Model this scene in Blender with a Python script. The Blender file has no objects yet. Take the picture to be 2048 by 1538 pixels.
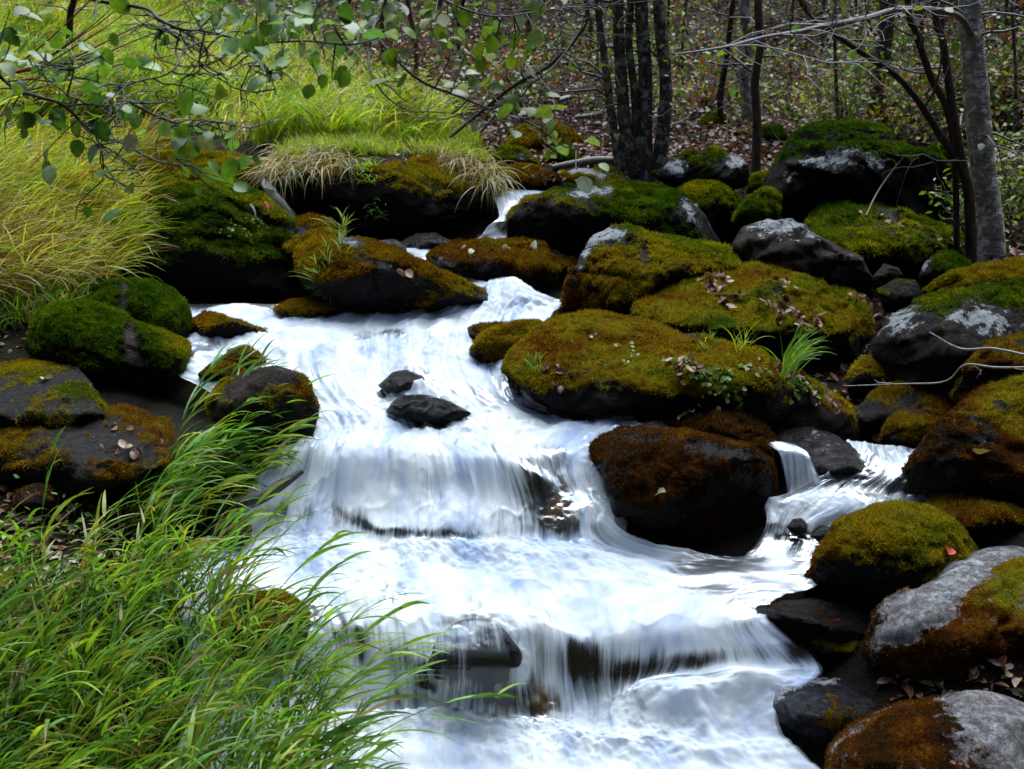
import bpy, bmesh, math, random
import numpy as np
from math import radians, sin, cos, pi

# ------------------------------------------------------------------ camera, sky, sun, exposure
scene = bpy.context.scene
COL = scene.collection
F, CX, CY, CAMZ, PITCH = 2560.0, 1024.0, 769.0, 2.5, radians(16)
cam_data = bpy.data.cameras.new("camera")
cam = bpy.data.objects.new("camera", cam_data)
COL.objects.link(cam)
cam.location = (0, 0, CAMZ)
cam.rotation_euler = (radians(90) - PITCH, 0, 0)
cam_data.sensor_width = 36
cam_data.lens = 45
cam_data.clip_start = 0.05
cam_data.clip_end = 400
cam_data.dof.use_dof = True
cam_data.dof.focus_distance = 5.6
cam_data.dof.aperture_fstop = 5.0
scene.camera = cam

SUN_EL, SUN_AZ = radians(66), radians(12)      # high, ahead of the camera
world = bpy.data.worlds.new("World")
scene.world = world
world.use_nodes = True
wn = world.node_tree
bg = wn.nodes["Background"]
sky = wn.nodes.new("ShaderNodeTexSky")
sky.sky_type = 'NISHITA'
sky.sun_disc = False
sky.sun_elevation = SUN_EL
sky.sun_rotation = SUN_AZ
wn.links.new(sky.outputs[0], bg.inputs[0])
bg.inputs[1].default_value = 0.075
sun_data = bpy.data.lights.new("sun", 'SUN')
sun_data.energy = 2.2
sun_data.angle = radians(60)
sun_data.color = (0.95, 0.98, 1.0)
sun = bpy.data.objects.new("sun", sun_data)
COL.objects.link(sun)
sd = (sin(SUN_AZ) * cos(SUN_EL), cos(SUN_AZ) * cos(SUN_EL), sin(SUN_EL))
from mathutils import Vector
sun.rotation_euler = Vector(sd).to_track_quat('Z', 'Y').to_euler()
scene.view_settings.view_transform = 'Standard'
scene.view_settings.look = 'None'
scene.view_settings.exposure = 1.6
scene.cycles.max_bounces = 6
scene.cycles.diffuse_bounces = 3
scene.cycles.glossy_bounces = 2
scene.cycles.transmission_bounces = 3
scene.cycles.transparent_max_bounces = 12
scene.cycles.caustics_reflective = False
scene.cycles.caustics_refractive = False

rng = np.random.default_rng(7)
random.seed(7)

# ------------------------------------------------------------------ helpers
def ray(px, py):
    px = np.asarray(px, float); py = np.asarray(py, float)
    u = (px - CX) / F; v = (py - CY) / F
    return u, cos(PITCH) - v * sin(PITCH), -sin(PITCH) - v * cos(PITCH)

def P(px, py, Y):                               # a point seen at (px, py) that stands Y metres away
    u, dy, dz = ray(px, py)
    s = np.asarray(Y, float) / dy
    return np.stack(np.broadcast_arrays(u * s, dy * s, CAMZ + dz * s), -1)

def PZ(px, py, z):                              # the same for a known height
    u, dy, dz = ray(px, py)
    s = (np.asarray(z, float) - CAMZ) / dz
    return np.stack(np.broadcast_arrays(u * s, dy * s, CAMZ + dz * s), -1)

def proj(p):
    y = p[..., 1]; z = p[..., 2] - CAMZ
    d = y * cos(PITCH) - z * sin(PITCH)
    v = y * sin(PITCH) + z * cos(PITCH)
    return CX + F * p[..., 0] / d, CY - F * v / d

def sstep(a, b, x):
    t = np.clip((x - a) / (b - a), 0, 1)
    return t * t * (3 - 2 * t)

def _hash(i, j, k, seed):
    h = (i * 374761393 + j * 668265263 + k * 2147483647 + seed * 1442695041) & 0xffffffff
    h = ((h ^ (h >> 13)) * 1274126177) & 0xffffffff
    h = ((h ^ (h >> 16)) * 2246822519) & 0xffffffff
    return ((h ^ (h >> 15)) & 0xffff) / 32767.5 - 1.0

def noise(p, seed=0):
    p = np.asarray(p, float)
    i = np.floor(p).astype(np.int64); f = p - i
    f = f * f * f * (f * (f * 6 - 15) + 10)
    r = 0
    for a in (0, 1):
        wa = f[..., 0] if a else 1 - f[..., 0]
        for b in (0, 1):
            wb = f[..., 1] if b else 1 - f[..., 1]
            for c in (0, 1):
                wc = f[..., 2] if c else 1 - f[..., 2]
                r = r + wa * wb * wc * _hash(i[..., 0] + a, i[..., 1] + b, i[..., 2] + c, seed)
    return r

def fbm(p, octv=4, seed=0, gain=0.5):
    p = np.asarray(p, float); r = 0; a = 1.0; t = 0
    for o in range(octv):
        r = r + a * noise(p * (2.03 ** o) + 17.3 * o, seed + o); t += a; a *= gain
    return r / t

def tag(o, label=None, cat=None, group=None, kind=None):
    if label: o["label"] = label
    if cat: o["category"] = cat
    if group: o["group"] = group
    if kind: o["kind"] = kind
    return o

def mesh_data(name, V, Fc, mat=None, smooth=True, col=None, uv=None, attrs=None, mats=None, midx=None):
    V = np.asarray(V, np.float32); me = bpy.data.meshes.new(name)
    faces = Fc if isinstance(Fc, list) else [Fc]
    faces = [np.asarray(f, np.int32) for f in faces if len(f)]
    me.vertices.add(len(V)); me.vertices.foreach_set("co", V.ravel())
    tot = sum(f.size for f in faces); nf = sum(len(f) for f in faces)
    me.loops.add(tot); me.polygons.add(nf)
    li = np.concatenate([f.ravel() for f in faces]) if faces else np.zeros(0, np.int32)
    sizes = np.concatenate([np.full(len(f), f.shape[1], np.int32) for f in faces]) if faces else np.zeros(0, np.int32)
    starts = np.concatenate([[0], np.cumsum(sizes)[:-1]]).astype(np.int32) if nf else np.zeros(0, np.int32)
    me.loops.foreach_set("vertex_index", li.astype(np.int32))
    me.polygons.foreach_set("loop_start", starts)
    me.polygons.foreach_set("use_smooth", np.full(nf, smooth))
    if uv is not None:
        l = me.uv_layers.new(name="flow")
        l.data.foreach_set("uv", np.asarray(uv, np.float32)[li].ravel())
    A = dict(attrs or {})
    if col is not None: A["col"] = col
    for k, c in A.items():
        c = np.asarray(c, np.float32)
        if c.shape[1] == 3: c = np.concatenate([c, np.ones((len(c), 1), np.float32)], 1)
        at = me.color_attributes.new(k, 'FLOAT_COLOR', 'POINT')
        at.data.foreach_set("color", c.ravel())
    for m in (mats or ([mat] if mat else [])): me.materials.append(m)
    if midx is not None: me.polygons.foreach_set("material_index", np.asarray(midx, np.int32))
    me.update(calc_edges=True)
    return me

def obj(name, V, Fc, mat=None, parent=None, loc=None, **kw):
    V = np.asarray(V, float)
    if parent is not None: loc = np.array(parent["_loc"])
    elif loc is None:
        loc = np.array([V[:, 0].mean(), V[:, 1].mean(), V[:, 2].min()])
    loc = np.asarray(loc, float)
    o = bpy.data.objects.new(name, mesh_data(name, V - loc, Fc, mat, **kw))
    COL.objects.link(o)
    if parent is not None: o.parent = parent
    else: o.location = loc
    o["_loc"] = [float(x) for x in loc]
    return o

def empty(name, loc):
    o = bpy.data.objects.new(name, None); COL.objects.link(o)
    o.empty_display_size = 0.1
    o.location = [float(x) for x in loc]; o["_loc"] = [float(x) for x in loc]
    return o

def vnormals(V, Fc):
    a, b, c = V[Fc[:, 0]], V[Fc[:, 1]], V[Fc[:, 2]]
    n = np.cross(b - a, c - a); N = np.zeros_like(V)
    for k in range(3):
        for ax in range(3):
            N[:, ax] += np.bincount(Fc[:, k], n[:, ax], len(V))
    return N / (np.linalg.norm(N, axis=1, keepdims=True) + 1e-12)

def grid_faces(n, m):
    i = np.arange(n - 1)[:, None] * m + np.arange(m - 1)[None]
    return np.stack([i, i + 1, i + m + 1, i + m], -1).reshape(-1, 4)

def catmull(pts, n):                            # resample along axis 0
    pts = np.asarray(pts, float); k = len(pts)
    q = np.concatenate([[2 * pts[0] - pts[1]], pts, [2 * pts[-1] - pts[-2]]])
    t = np.linspace(0, k - 1 - 1e-9, n); i = t.astype(int); f = (t - i).reshape((-1,) + (1,) * (pts.ndim - 1))
    a, b, c, d = q[i], q[i + 1], q[i + 2], q[i + 3]
    return 0.5 * (2 * b + (c - a) * f + (2 * a - 5 * b + 4 * c - d) * f ** 2 + (3 * b - a - 3 * c + d) * f ** 3)

class Soup:                                     # gathers pieces of ONE mesh
    def __init__(s): s.V = []; s.F = {3: [], 4: []}; s.C = []; s.n = 0
    def add(s, V, Fc, C=None):
        V = np.asarray(V, float).reshape(-1, 3); Fc = np.asarray(Fc, int)
        s.V.append(V); s.F[Fc.shape[1]].append(Fc + s.n)
        if C is None: C = np.ones((len(V), 3)) * .5
        C = np.asarray(C, float)
        s.C.append(np.broadcast_to(C, (len(V), 3)) if C.ndim == 1 else C); s.n += len(V)
    def build(s, name, mat, parent=None, **kw):
        Fs = [np.concatenate(v) for v in s.F.values() if v]
        return obj(name, np.concatenate(s.V), Fs, mat, parent, col=np.concatenate(s.C), **kw)

def tube(soup, pts, rad, sides=6, n=None, wob=0.0, seed=0, col=(.5, .5, .5), cap=True):
    pts = np.asarray(pts, float)
    rad = np.full(len(pts), rad) if np.isscalar(rad) else np.asarray(rad, float)
    if n:
        both = catmull(np.concatenate([pts, rad[:, None]], 1), n); pts, rad = both[:, :3], np.maximum(both[:, 3], 1e-4)
    T = np.gradient(pts, axis=0); T /= np.linalg.norm(T, axis=1, keepdims=True) + 1e-9
    ref = np.array([0.31, 0.9, 0.2]) if abs(T[0, 2]) > .7 else np.array([0.1, 0.2, 1.0])
    U = np.cross(T, ref); U /= np.linalg.norm(U, axis=1, keepdims=True) + 1e-9
    W = np.cross(T, U)
    a = np.linspace(0, 2 * pi, sides, endpoint=False)
    D = U[:, None] * np.cos(a)[None, :, None] + W[:, None] * np.sin(a)[None, :, None]
    r = rad[:, None] * np.ones(sides)
    if wob:
        q = pts[:, None] + D * rad.max() * 1.5
        r = r * (1 + wob * fbm(q / (rad.max() * 2.2), 3, seed))
    V = pts[:, None] + D * r[..., None]
    k = len(pts); i = np.arange(k - 1)[:, None] * sides; j = np.arange(sides)[None]; j2 = (j + 1) % sides
    Fc = np.stack([i + j, i + j2, i + sides + j2, i + sides + j], -1).reshape(-1, 4)
    soup.add(V, Fc, col)
    return pts, rad

def wander(p0, d, L, n, jit, droop=0.0):
    pts = [np.array(p0, float)]; d = np.array(d, float); d /= np.linalg.norm(d)
    for k in range(n):
        d = d + rng.normal(0, jit, 3) + np.array([0, 0, -droop]); d /= np.linalg.norm(d)
        pts.append(pts[-1] + d * L / n)
    return np.array(pts)

def blades(root, az, L, W, lean, droop, col, nseg=5, fold=0.0, tipcol=None, wprof=None):
    """curved tapering leaf blades, one strip each"""
    N = len(root); az = np.broadcast_to(az, N); L = np.broadcast_to(L, N); W = np.broadcast_to(W, N)
    lean = np.broadcast_to(lean, N); droop = np.broadcast_to(droop, N)
    h = np.stack([np.cos(az), np.sin(az), np.zeros(N)], -1); s = np.stack([-np.sin(az), np.cos(az), np.zeros(N)], -1)
    tw = rng.normal(0, .5, N)
    p = np.array(root, float); rows = []
    for k in range(nseg + 1):
        t = k / nseg
        a = lean + droop * t ** 1.3
        w = (W * min(1, .45 + t * 3) * (1 - t ** 2.2) * .5 + .0003)[:, None]
        up = -h * np.cos(a)[:, None] + np.array([0, 0, 1.]) * np.sin(a)[:, None]
        side = s * np.cos(tw * (1 + t))[:, None] + up * np.sin(tw * (1 + t))[:, None]
        rows.append(np.stack([p - side * w, p + side * w], 1))
        p = p + (L / nseg)[:, None] * (h * np.sin(a)[:, None] + np.array([0, 0, 1.]) * np.cos(a)[:, None])
    V = np.stack(rows, 1).reshape(N, -1, 3)
    m = 2 * (nseg + 1)
    base = np.array([[2 * k, 2 * k + 1, 2 * k + 3, 2 * k + 2] for k in range(nseg)])
    Fc = (np.arange(N)[:, None, None] * m + base[None]).reshape(-1, 4)
    C = np.repeat(np.asarray(col, float), m, 0) if tipcol is None else None
    if tipcol is not None:
        t = np.repeat(np.linspace(0, 1, nseg + 1), 2)[None, :, None] ** 2
        C = (np.asarray(col)[:, None] * (1 - t) + np.asarray(tipcol)[:, None] * t).reshape(-1, 3)
    return V.reshape(-1, 3), Fc, C

def leaf_mesh(pos, ax, nrm, size, col, rows=4, aspect=.8, fold=.25, curl=.2, serr=0.0):
    """small folded leaves; pos = leaf base, ax = direction of the midrib, nrm = upper side"""
    N = len(pos); ax = ax / (np.linalg.norm(ax, axis=1, keepdims=True) + 1e-9)
    sd_ = np.cross(nrm, ax); sd_ /= np.linalg.norm(sd_, axis=1, keepdims=True) + 1e-9
    nn = np.cross(ax, sd_)
    size = np.broadcast_to(size, N); t = np.linspace(0, 1, rows)
    prof = np.sin(pi * np.clip(t * .96 + .02, 0, 1) ** .85) ** .75 * .5 * aspect
    prof[0] = .03
    if serr: prof = prof * (1 + serr * (np.arange(rows) % 2 * 2 - 1)); prof[-1] = .01
    cu = curl * rng.normal(.6, .7, N); fo = fold * rng.uniform(.2, 1.6, N)
    V = np.zeros((N, rows, 3, 3))
    for k in range(rows):
        c = pos + ax * (size * t[k])[:, None] - nn * (size * cu * t[k] ** 2)[:, None]
        w = prof[k] * size
        for q, sg in ((0, -1), (1, 0), (2, 1)):
            V[:, k, q] = c + sd_ * (sg * w)[:, None] + nn * (abs(sg) * w * fo)[:, None]
    m = rows * 3
    base = []
    for k in range(rows - 1):
        for q in (0, 1): base.append([3 * k + q, 3 * k + q + 1, 3 * k + q + 4, 3 * k + q + 3])
    Fc = (np.arange(N)[:, None, None] * m + np.array(base)[None]).reshape(-1, 4)
    return V.reshape(-1, 3), Fc, np.repeat(np.asarray(col, float), m, 0)

def mixcol(cols, w, n, var=.2):
    c = np.array(cols, float)[rng.choice(len(cols), n, p=np.array(w) / sum(w))]
    return np.clip(c * rng.normal(1, var, (n, 1)).clip(.4, 1.8) * rng.normal(1, .07, (n, 3)), 0.001, 1)

def inpoly(x, y, poly):
    poly = np.asarray(poly, float); r = np.zeros(np.shape(x), bool); j = len(poly) - 1
    for i in range(len(poly)):
        xi, yi = poly[i]; xj, yj = poly[j]
        c = ((yi > y) != (yj > y)) & (x < (xj - xi) * (y - yi) / (yj - yi + 1e-12) + xi)
        r ^= c; j = i
    return r

def in_poly_pts(poly, n):
    poly = np.asarray(poly, float); lo, hi = poly.min(0), poly.max(0); out = np.zeros((0, 2))
    while len(out) < n:
        q = rng.uniform(lo, hi, (n * 2, 2)); out = np.concatenate([out, q[inpoly(q[:, 0], q[:, 1], poly)]])
    return out[:n]

# ------------------------------------------------------------------ materials
class NT:
    def __init__(s, name):
        s.m = bpy.data.materials.new(name); s.m.use_nodes = True; s.t = s.m.node_tree; s.t.nodes.clear()
        s.out = s.t.nodes.new("ShaderNodeOutputMaterial")
    def n(s, typ, ins=None, **props):
        nd = s.t.nodes.new("ShaderNode" + typ)
        for k, v in props.items(): setattr(nd, k, v)
        for k, v in (ins or {}).items(): s.set(nd.inputs[k], v)
        return nd
    def set(s, sock, v):
        if isinstance(v, bpy.types.NodeSocket): s.t.links.new(v, sock)
        elif isinstance(v, tuple) and len(v) == 3 and sock.type == 'RGBA': sock.default_value = (*v, 1)
        else: sock.default_value = v
    def math(s, op, a, b=0.0, c=0.0, clamp=False):
        nd = s.n("Math", operation=op, use_clamp=clamp)
        s.set(nd.inputs[0], a); s.set(nd.inputs[1], b); s.set(nd.inputs[2], c); return nd.outputs[0]
    def mix(s, f, a, b, blend='MIX'):
        nd = s.n("Mix", data_type='RGBA', blend_type=blend)
        s.set(nd.inputs[0], f); s.set(nd.inputs[6], a); s.set(nd.inputs[7], b); return nd.outputs[2]
    def range(s, v, a, b, c=0.0, d=1.0, smooth=True):
        nd = s.n("MapRange", interpolation_type='SMOOTHSTEP' if smooth else 'LINEAR')
        for i, x in enumerate((v, a, b, c, d)): s.set(nd.inputs[i], x)
        return nd.outputs[0]
    def noise(s, vec, scale, detail=3.0, rough=.55):
        return s.n("TexNoise", {"Vector": vec, "Scale": scale, "Detail": detail, "Roughness": rough}).outputs["Fac"]
    def ramp(s, f, stops):
        nd = s.n("ValToRGB"); el = nd.color_ramp.elements
        while len(el) < len(stops): el.new(.5)
        for e, (p, c) in zip(el, stops): e.position = p; e.color = (*c, 1)
        s.set(nd.inputs[0], f); return nd.outputs[0]
    def attr(s, name):
        return s.n("Attribute", attribute_name=name)
    def bump(s, h, strength, dist):
        return s.n("Bump", {"Height": h, "Strength": strength, "Distance": dist}).outputs[0]
    def done(s, shader):
        s.t.links.new(shader, s.out.inputs[0]); return s.m

HUE = [(0.0, (.026, .062, .003)), (.25, (.070, .115, .005)), (.45, (.23, .195, .009)), (.65, (.20, .125, .006)), (.85, (.12, .036, .005)), (1.0, (.034, .017, .006))]

def mat_rock():
    t = NT("mossy_stone"); tc = t.n("TexCoord").outputs["Object"]
    rnd = t.n("ObjectInfo").outputs["Random"]
    vec = t.n("VectorMath", {0: tc, 1: t.n("CombineXYZ", {0: t.math('MULTIPLY', rnd, 40.0), 1: 0.0, 2: 0.0}).outputs[0]}, operation='ADD').outputs[0]
    co = t.n("SeparateColor", {0: t.attr("coat").outputs["Color"]}).outputs
    tint = t.attr("tint"); wet = tint.outputs["Alpha"]
    nb = t.noise(vec, 9, 4); nm = t.noise(vec, 38, 4); nf = t.noise(vec, 150, 3, .7); ng = t.noise(vec, 420, 2, .7)
    mk = t.math('ADD', t.math('MULTIPLY', t.math('SUBTRACT', nb, .5), 1.2), t.math('MULTIPLY', t.math('SUBTRACT', nm, .5), 1.3))
    mk = t.math('ADD', mk, t.math('MULTIPLY', t.math('SUBTRACT', nf, .5), .6))
    moss = t.range(t.math('ADD', co[0], mk), .40, .58)
    hue = t.math('ADD', co[1], t.math('MULTIPLY', t.math('SUBTRACT', t.noise(vec, 6, 3), .5), 1.25), clamp=True)
    hue = t.math('ADD', hue, t.math('MULTIPLY', t.math('SUBTRACT', nm, .5), .35), clamp=True)
    mc = t.ramp(hue, HUE)
    mc = t.mix(1.0, mc, t.ramp(nf, [(.25, (.35, .35, .35)), (.75, (1.5, 1.5, 1.5))]), 'MULTIPLY')
    rc = t.mix(1.0, tint.outputs["Color"], t.ramp(t.noise(vec, 22, 6, .7), [(.28, (.22, .20, .19)), (.5, (.8, .78, .76)), (.72, (2.1, 2.1, 2.2))]), 'MULTIPLY')
    rc = t.mix(t.range(ng, .56, .68), rc, (.006, .006, .007))
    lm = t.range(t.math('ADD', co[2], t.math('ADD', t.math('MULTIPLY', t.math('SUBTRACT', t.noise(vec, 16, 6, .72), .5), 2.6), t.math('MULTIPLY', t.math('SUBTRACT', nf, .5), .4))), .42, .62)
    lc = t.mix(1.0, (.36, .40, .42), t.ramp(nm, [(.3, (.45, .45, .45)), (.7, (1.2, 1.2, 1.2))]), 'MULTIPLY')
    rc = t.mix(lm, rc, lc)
    base = t.mix(moss, rc, mc)
    ro = t.math('MULTIPLY_ADD', wet, -.62, t.math('MULTIPLY_ADD', nm, .35, .62), clamp=True)
    ro = t.math('ADD', ro, t.math('MULTIPLY', moss, .5), clamp=True)
    h = t.math('ADD', t.math('MULTIPLY', t.math('MULTIPLY', nf, moss), 1.6), t.math('MULTIPLY', t.noise(vec, 60, 6, .7), .9))
    h = t.math('ADD', h, t.math('MULTIPLY', ng, .25))
    crk = t.n('TexVoronoi', {'Vector': t.n('VectorMath', {0: vec, 1: t.n('CombineXYZ', {0: nm, 1: nb, 2: nm}).outputs[0]}, operation='ADD').outputs[0], 'Scale': 4.0}, feature='DISTANCE_TO_EDGE').outputs[0]
    h = t.math('ADD', h, t.math('MULTIPLY', t.range(crk, 0.0, .035), .5))
    nrm = t.bump(h, 1.0, .022)
    spec = t.math('MULTIPLY', t.math('SUBTRACT', 1.0, t.math('MULTIPLY', moss, .92)), t.math('MULTIPLY_ADD', wet, .34, .05))
    b = t.n("BsdfPrincipled", {"Base Color": base, "Roughness": ro, "Normal": nrm, "Specular IOR Level": spec})
    return t.done(b.outputs[0])

def mat_fuzz():
    t = NT("moss_fuzz"); c = t.attr("col").outputs["Color"]
    d = t.n("BsdfDiffuse", {"Color": c}); tr = t.n("BsdfTranslucent", {"Color": t.mix(1.0, c, (1.2, 1.3, .6), 'MULTIPLY')})
    return t.done(t.n("MixShader", {0: .25, 1: d.outputs[0], 2: tr.outputs[0]}).outputs[0])

def mat_leaf(name, rough=.45, spec=.4, trans=.35, grain=40):
    t = NT(name); c = t.attr("col").outputs["Color"]; tc = t.n("TexCoord").outputs["Object"]
    c = t.mix(1.0, c, t.ramp(t.noise(tc, grain, 3), [(.25, (.6, .6, .6)), (.75, (1.3, 1.3, 1.3))]), 'MULTIPLY')
    b = t.n("BsdfPrincipled", {"Base Color": c, "Roughness": rough, "Specular IOR Level": spec})
    tr = t.n("BsdfTranslucent", {"Color": t.mix(1.0, c, (1.5, 1.6, .5), 'MULTIPLY')})
    return t.done(t.n("MixShader", {0: trans, 1: b.outputs[0], 2: tr.outputs[0]}).outputs[0])

def mat_bark(name, c1, c2, pale=None, banded=False, moss=.25):
    t = NT(name); tc = t.n("TexCoord").outputs["Object"]
    sep = t.n("SeparateXYZ", {0: tc}).outputs
    def sc(x, y, z): return t.n("CombineXYZ", {0: t.math('MULTIPLY', sep[0], x), 1: t.math('MULTIPLY', sep[1], y), 2: t.math('MULTIPLY', sep[2], z)}).outputs[0]
    ridg = t.noise(sc(1, 1, .18) if not banded else sc(.35, .35, 1.6), 55, 5, .65)
    blot = t.noise(tc, 11, 5, .6)
    base = t.mix(t.range(ridg, .35, .65), c1, c2)
    base = t.mix(1.0, base, t.ramp(blot, [(.3, (.55, .5, .48)), (.7, (1.35, 1.35, 1.35))]), 'MULTIPLY')
    if pale: base = t.mix(t.range(t.noise(tc, 17, 5, .7), .50, .60), base, pale)
    mm = t.range(t.math('ADD', t.noise(tc, 5, 4), t.math('MULTIPLY', sep[2], -.35)), .5, .75)
    base = t.mix(t.math('MULTIPLY', mm, moss), base, (.05, .07, .008))
    nrm = t.bump(t.math('ADD', ridg, t.math('MULTIPLY', t.noise(tc, 120, 3), .3)), .9, .012)
    return t.done(t.n("BsdfPrincipled", {"Base Color": base, "Roughness": .8, "Specular IOR Level": .25, "Normal": nrm}).outputs[0])

def mat_twig(name, rough=.6):
    t = NT(name); c = t.attr("col").outputs["Color"]; tc = t.n("TexCoord").outputs["Object"]
    c = t.mix(1.0, c, t.ramp(t.noise(tc, 60, 3), [(.3, (.5, .5, .5)), (.7, (1.4, 1.4, 1.4))]), 'MULTIPLY')
    return t.done(t.n("BsdfPrincipled", {"Base Color": c, "Roughness": rough, "Specular IOR Level": .35}).outputs[0])

def mat_ground():
    t = NT("forest_soil"); tc = t.n("TexCoord").outputs["Object"]; k = t.n("SeparateColor", {0: t.attr("col").outputs["Color"]}).outputs
    n1 = t.noise(tc, 1.6, 5); n2 = t.noise(tc, 14, 5, .7); n3 = t.noise(tc, 70, 4, .7)
    lit = t.ramp(n2, [(.3, (.006, .004, .003)), (.48, (.014, .007, .004)), (.62, (.036, .017, .008)), (.8, (.07, .034, .016))])
    lit = t.mix(t.range(n1, .5, .7), lit, t.mix(.5, lit, (.02, .028, .006)))
    wet = t.ramp(n2, [(.3, (.002, .0018, .0015)), (.7, (.012, .009, .005))])
    soil = t.mix(k[0], lit, wet)
    soil = t.mix(t.math('MULTIPLY', k[1], t.range(n2, .3, .6)), soil, (.010, .013, .004))
    ro = t.math('MULTIPLY_ADD', k[0], -.15, .9)
    nrm = t.bump(t.math('ADD', n2, t.math('MULTIPLY', n3, .5)), .8, .05)
    return t.done(t.n("BsdfPrincipled", {"Base Color": soil, "Roughness": ro, "Normal": nrm, "Specular IOR Level": .12}).outputs[0])

def mat_water():
    t = NT("rushing_water"); uv = t.n("UVMap", uv_map="flow").outputs[0]; s = t.n("SeparateXYZ", {0: uv}).outputs
    tc = t.n("TexCoord").outputs["Object"]
    k = t.n("SeparateColor", {0: t.attr("col").outputs["Color"]}).outputs
    alpha = t.attr("col").outputs["Alpha"]
    def fl(a, b): return t.n("CombineXYZ", {0: t.math('MULTIPLY', s[0], a), 1: t.math('MULTIPLY', s[1], b), 2: 0.0}).outputs[0]
    st = t.noise(fl(15, 1.3), 1, 5, .62); sf = t.noise(fl(80, 3.5), 1, 4, .6)
    bl = t.noise(fl(9, 4), 1, 5, .6); iso = t.noise(fl(11, 3.2), 1, 5, .6)
    st = t.mix(t.range(k[1], .05, .4), iso, st)
    dev = t.math('ADD', t.math('MULTIPLY', t.math('SUBTRACT', st, .5), 1.25), t.math('MULTIPLY', t.math('SUBTRACT', sf, .5), .7))
    dev = t.math('ADD', dev, t.math('MULTIPLY', t.math('SUBTRACT', bl, .5), .5))
    foam = t.range(t.math('ADD', k[0], dev), .12, .72)
    nrm = t.bump(t.math('ADD', t.math('MULTIPLY', st, .9), t.math('ADD', t.math('MULTIPLY', sf, .35), t.math('MULTIPLY', bl, .3))), .26, .02)
    white = t.n("BsdfDiffuse", {"Color": t.mix(t.range(t.math('ADD', t.math('MULTIPLY', t.math('SUBTRACT', st, .5), .8), t.math('MULTIPLY', t.math('SUBTRACT', t.noise(fl(4.5, 1.3), 1, 4, .6), .5), 1.3)), -.40, .18), (.38, .51, .77), (.84, .93, .97)), "Normal": nrm})  # bluish shadows of the foam painted into its colour along the streaks
    thr = t.n("BsdfTranslucent", {"Color": (.85, .9, .95), "Normal": nrm})
    white = t.n("MixShader", {0: .36, 1: white.outputs[0], 2: thr.outputs[0]})
    clear = t.n("BsdfTransparent", {"Color": (.74, .66, .42)})
    glos = t.n("BsdfGlossy", {"Color": (.6, .66, .72), "Roughness": .28, "Normal": nrm})
    fr = t.n("Fresnel", {"IOR": 1.33, "Normal": nrm})
    murk = t.n("BsdfDiffuse", {"Color": (.034, .034, .018)})
    body = t.n("MixShader", {0: .28, 1: clear.outputs[0], 2: murk.outputs[0]})
    wat = t.n("MixShader", {0: t.math('MULTIPLY_ADD', fr.outputs[0], 1.0, .03, clamp=True), 1: body.outputs[0], 2: glos.outputs[0]})
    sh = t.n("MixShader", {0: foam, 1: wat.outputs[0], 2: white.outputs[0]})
    ed = t.range(t.math('ADD', alpha, t.math('MULTIPLY', t.math('SUBTRACT', sf, .5), .8)), .2, .6)
    fin = t.n("MixShader", {0: ed, 1: t.n("BsdfTransparent").outputs[0], 2: sh.outputs[0]})
    return t.done(fin.outputs[0])

M_ROCK = mat_rock(); M_FUZZ = mat_fuzz(); M_GROUND = mat_ground(); M_WATER = mat_water()
M_GRASS = mat_leaf("grass_blade", .38, .45, .38, 25)
M_LEAF = mat_leaf("green_leaf", .42, .5, .35, 60)
M_DRY = mat_leaf("dry_leaf", .5, .45, .12, 60)
M_BARK_G = mat_bark("grey_banded_bark", (.17, .16, .14), (.33, .32, .29), (.62, .64, .61), True, .35)
M_BARK_D = mat_bark("dark_bark", (.018, .013, .010), (.05, .038, .028), None, False, .4)
M_BARK_B = mat_bark("brown_bark", (.05, .034, .024), (.11, .080, .058), None, False, .3)
M_BARK_M = mat_bark("mottled_bark", (.03, .025, .02), (.10, .086, .072), (.28, .28, .25), False, .5)
M_TWIG = mat_twig("twig_bark")
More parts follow.
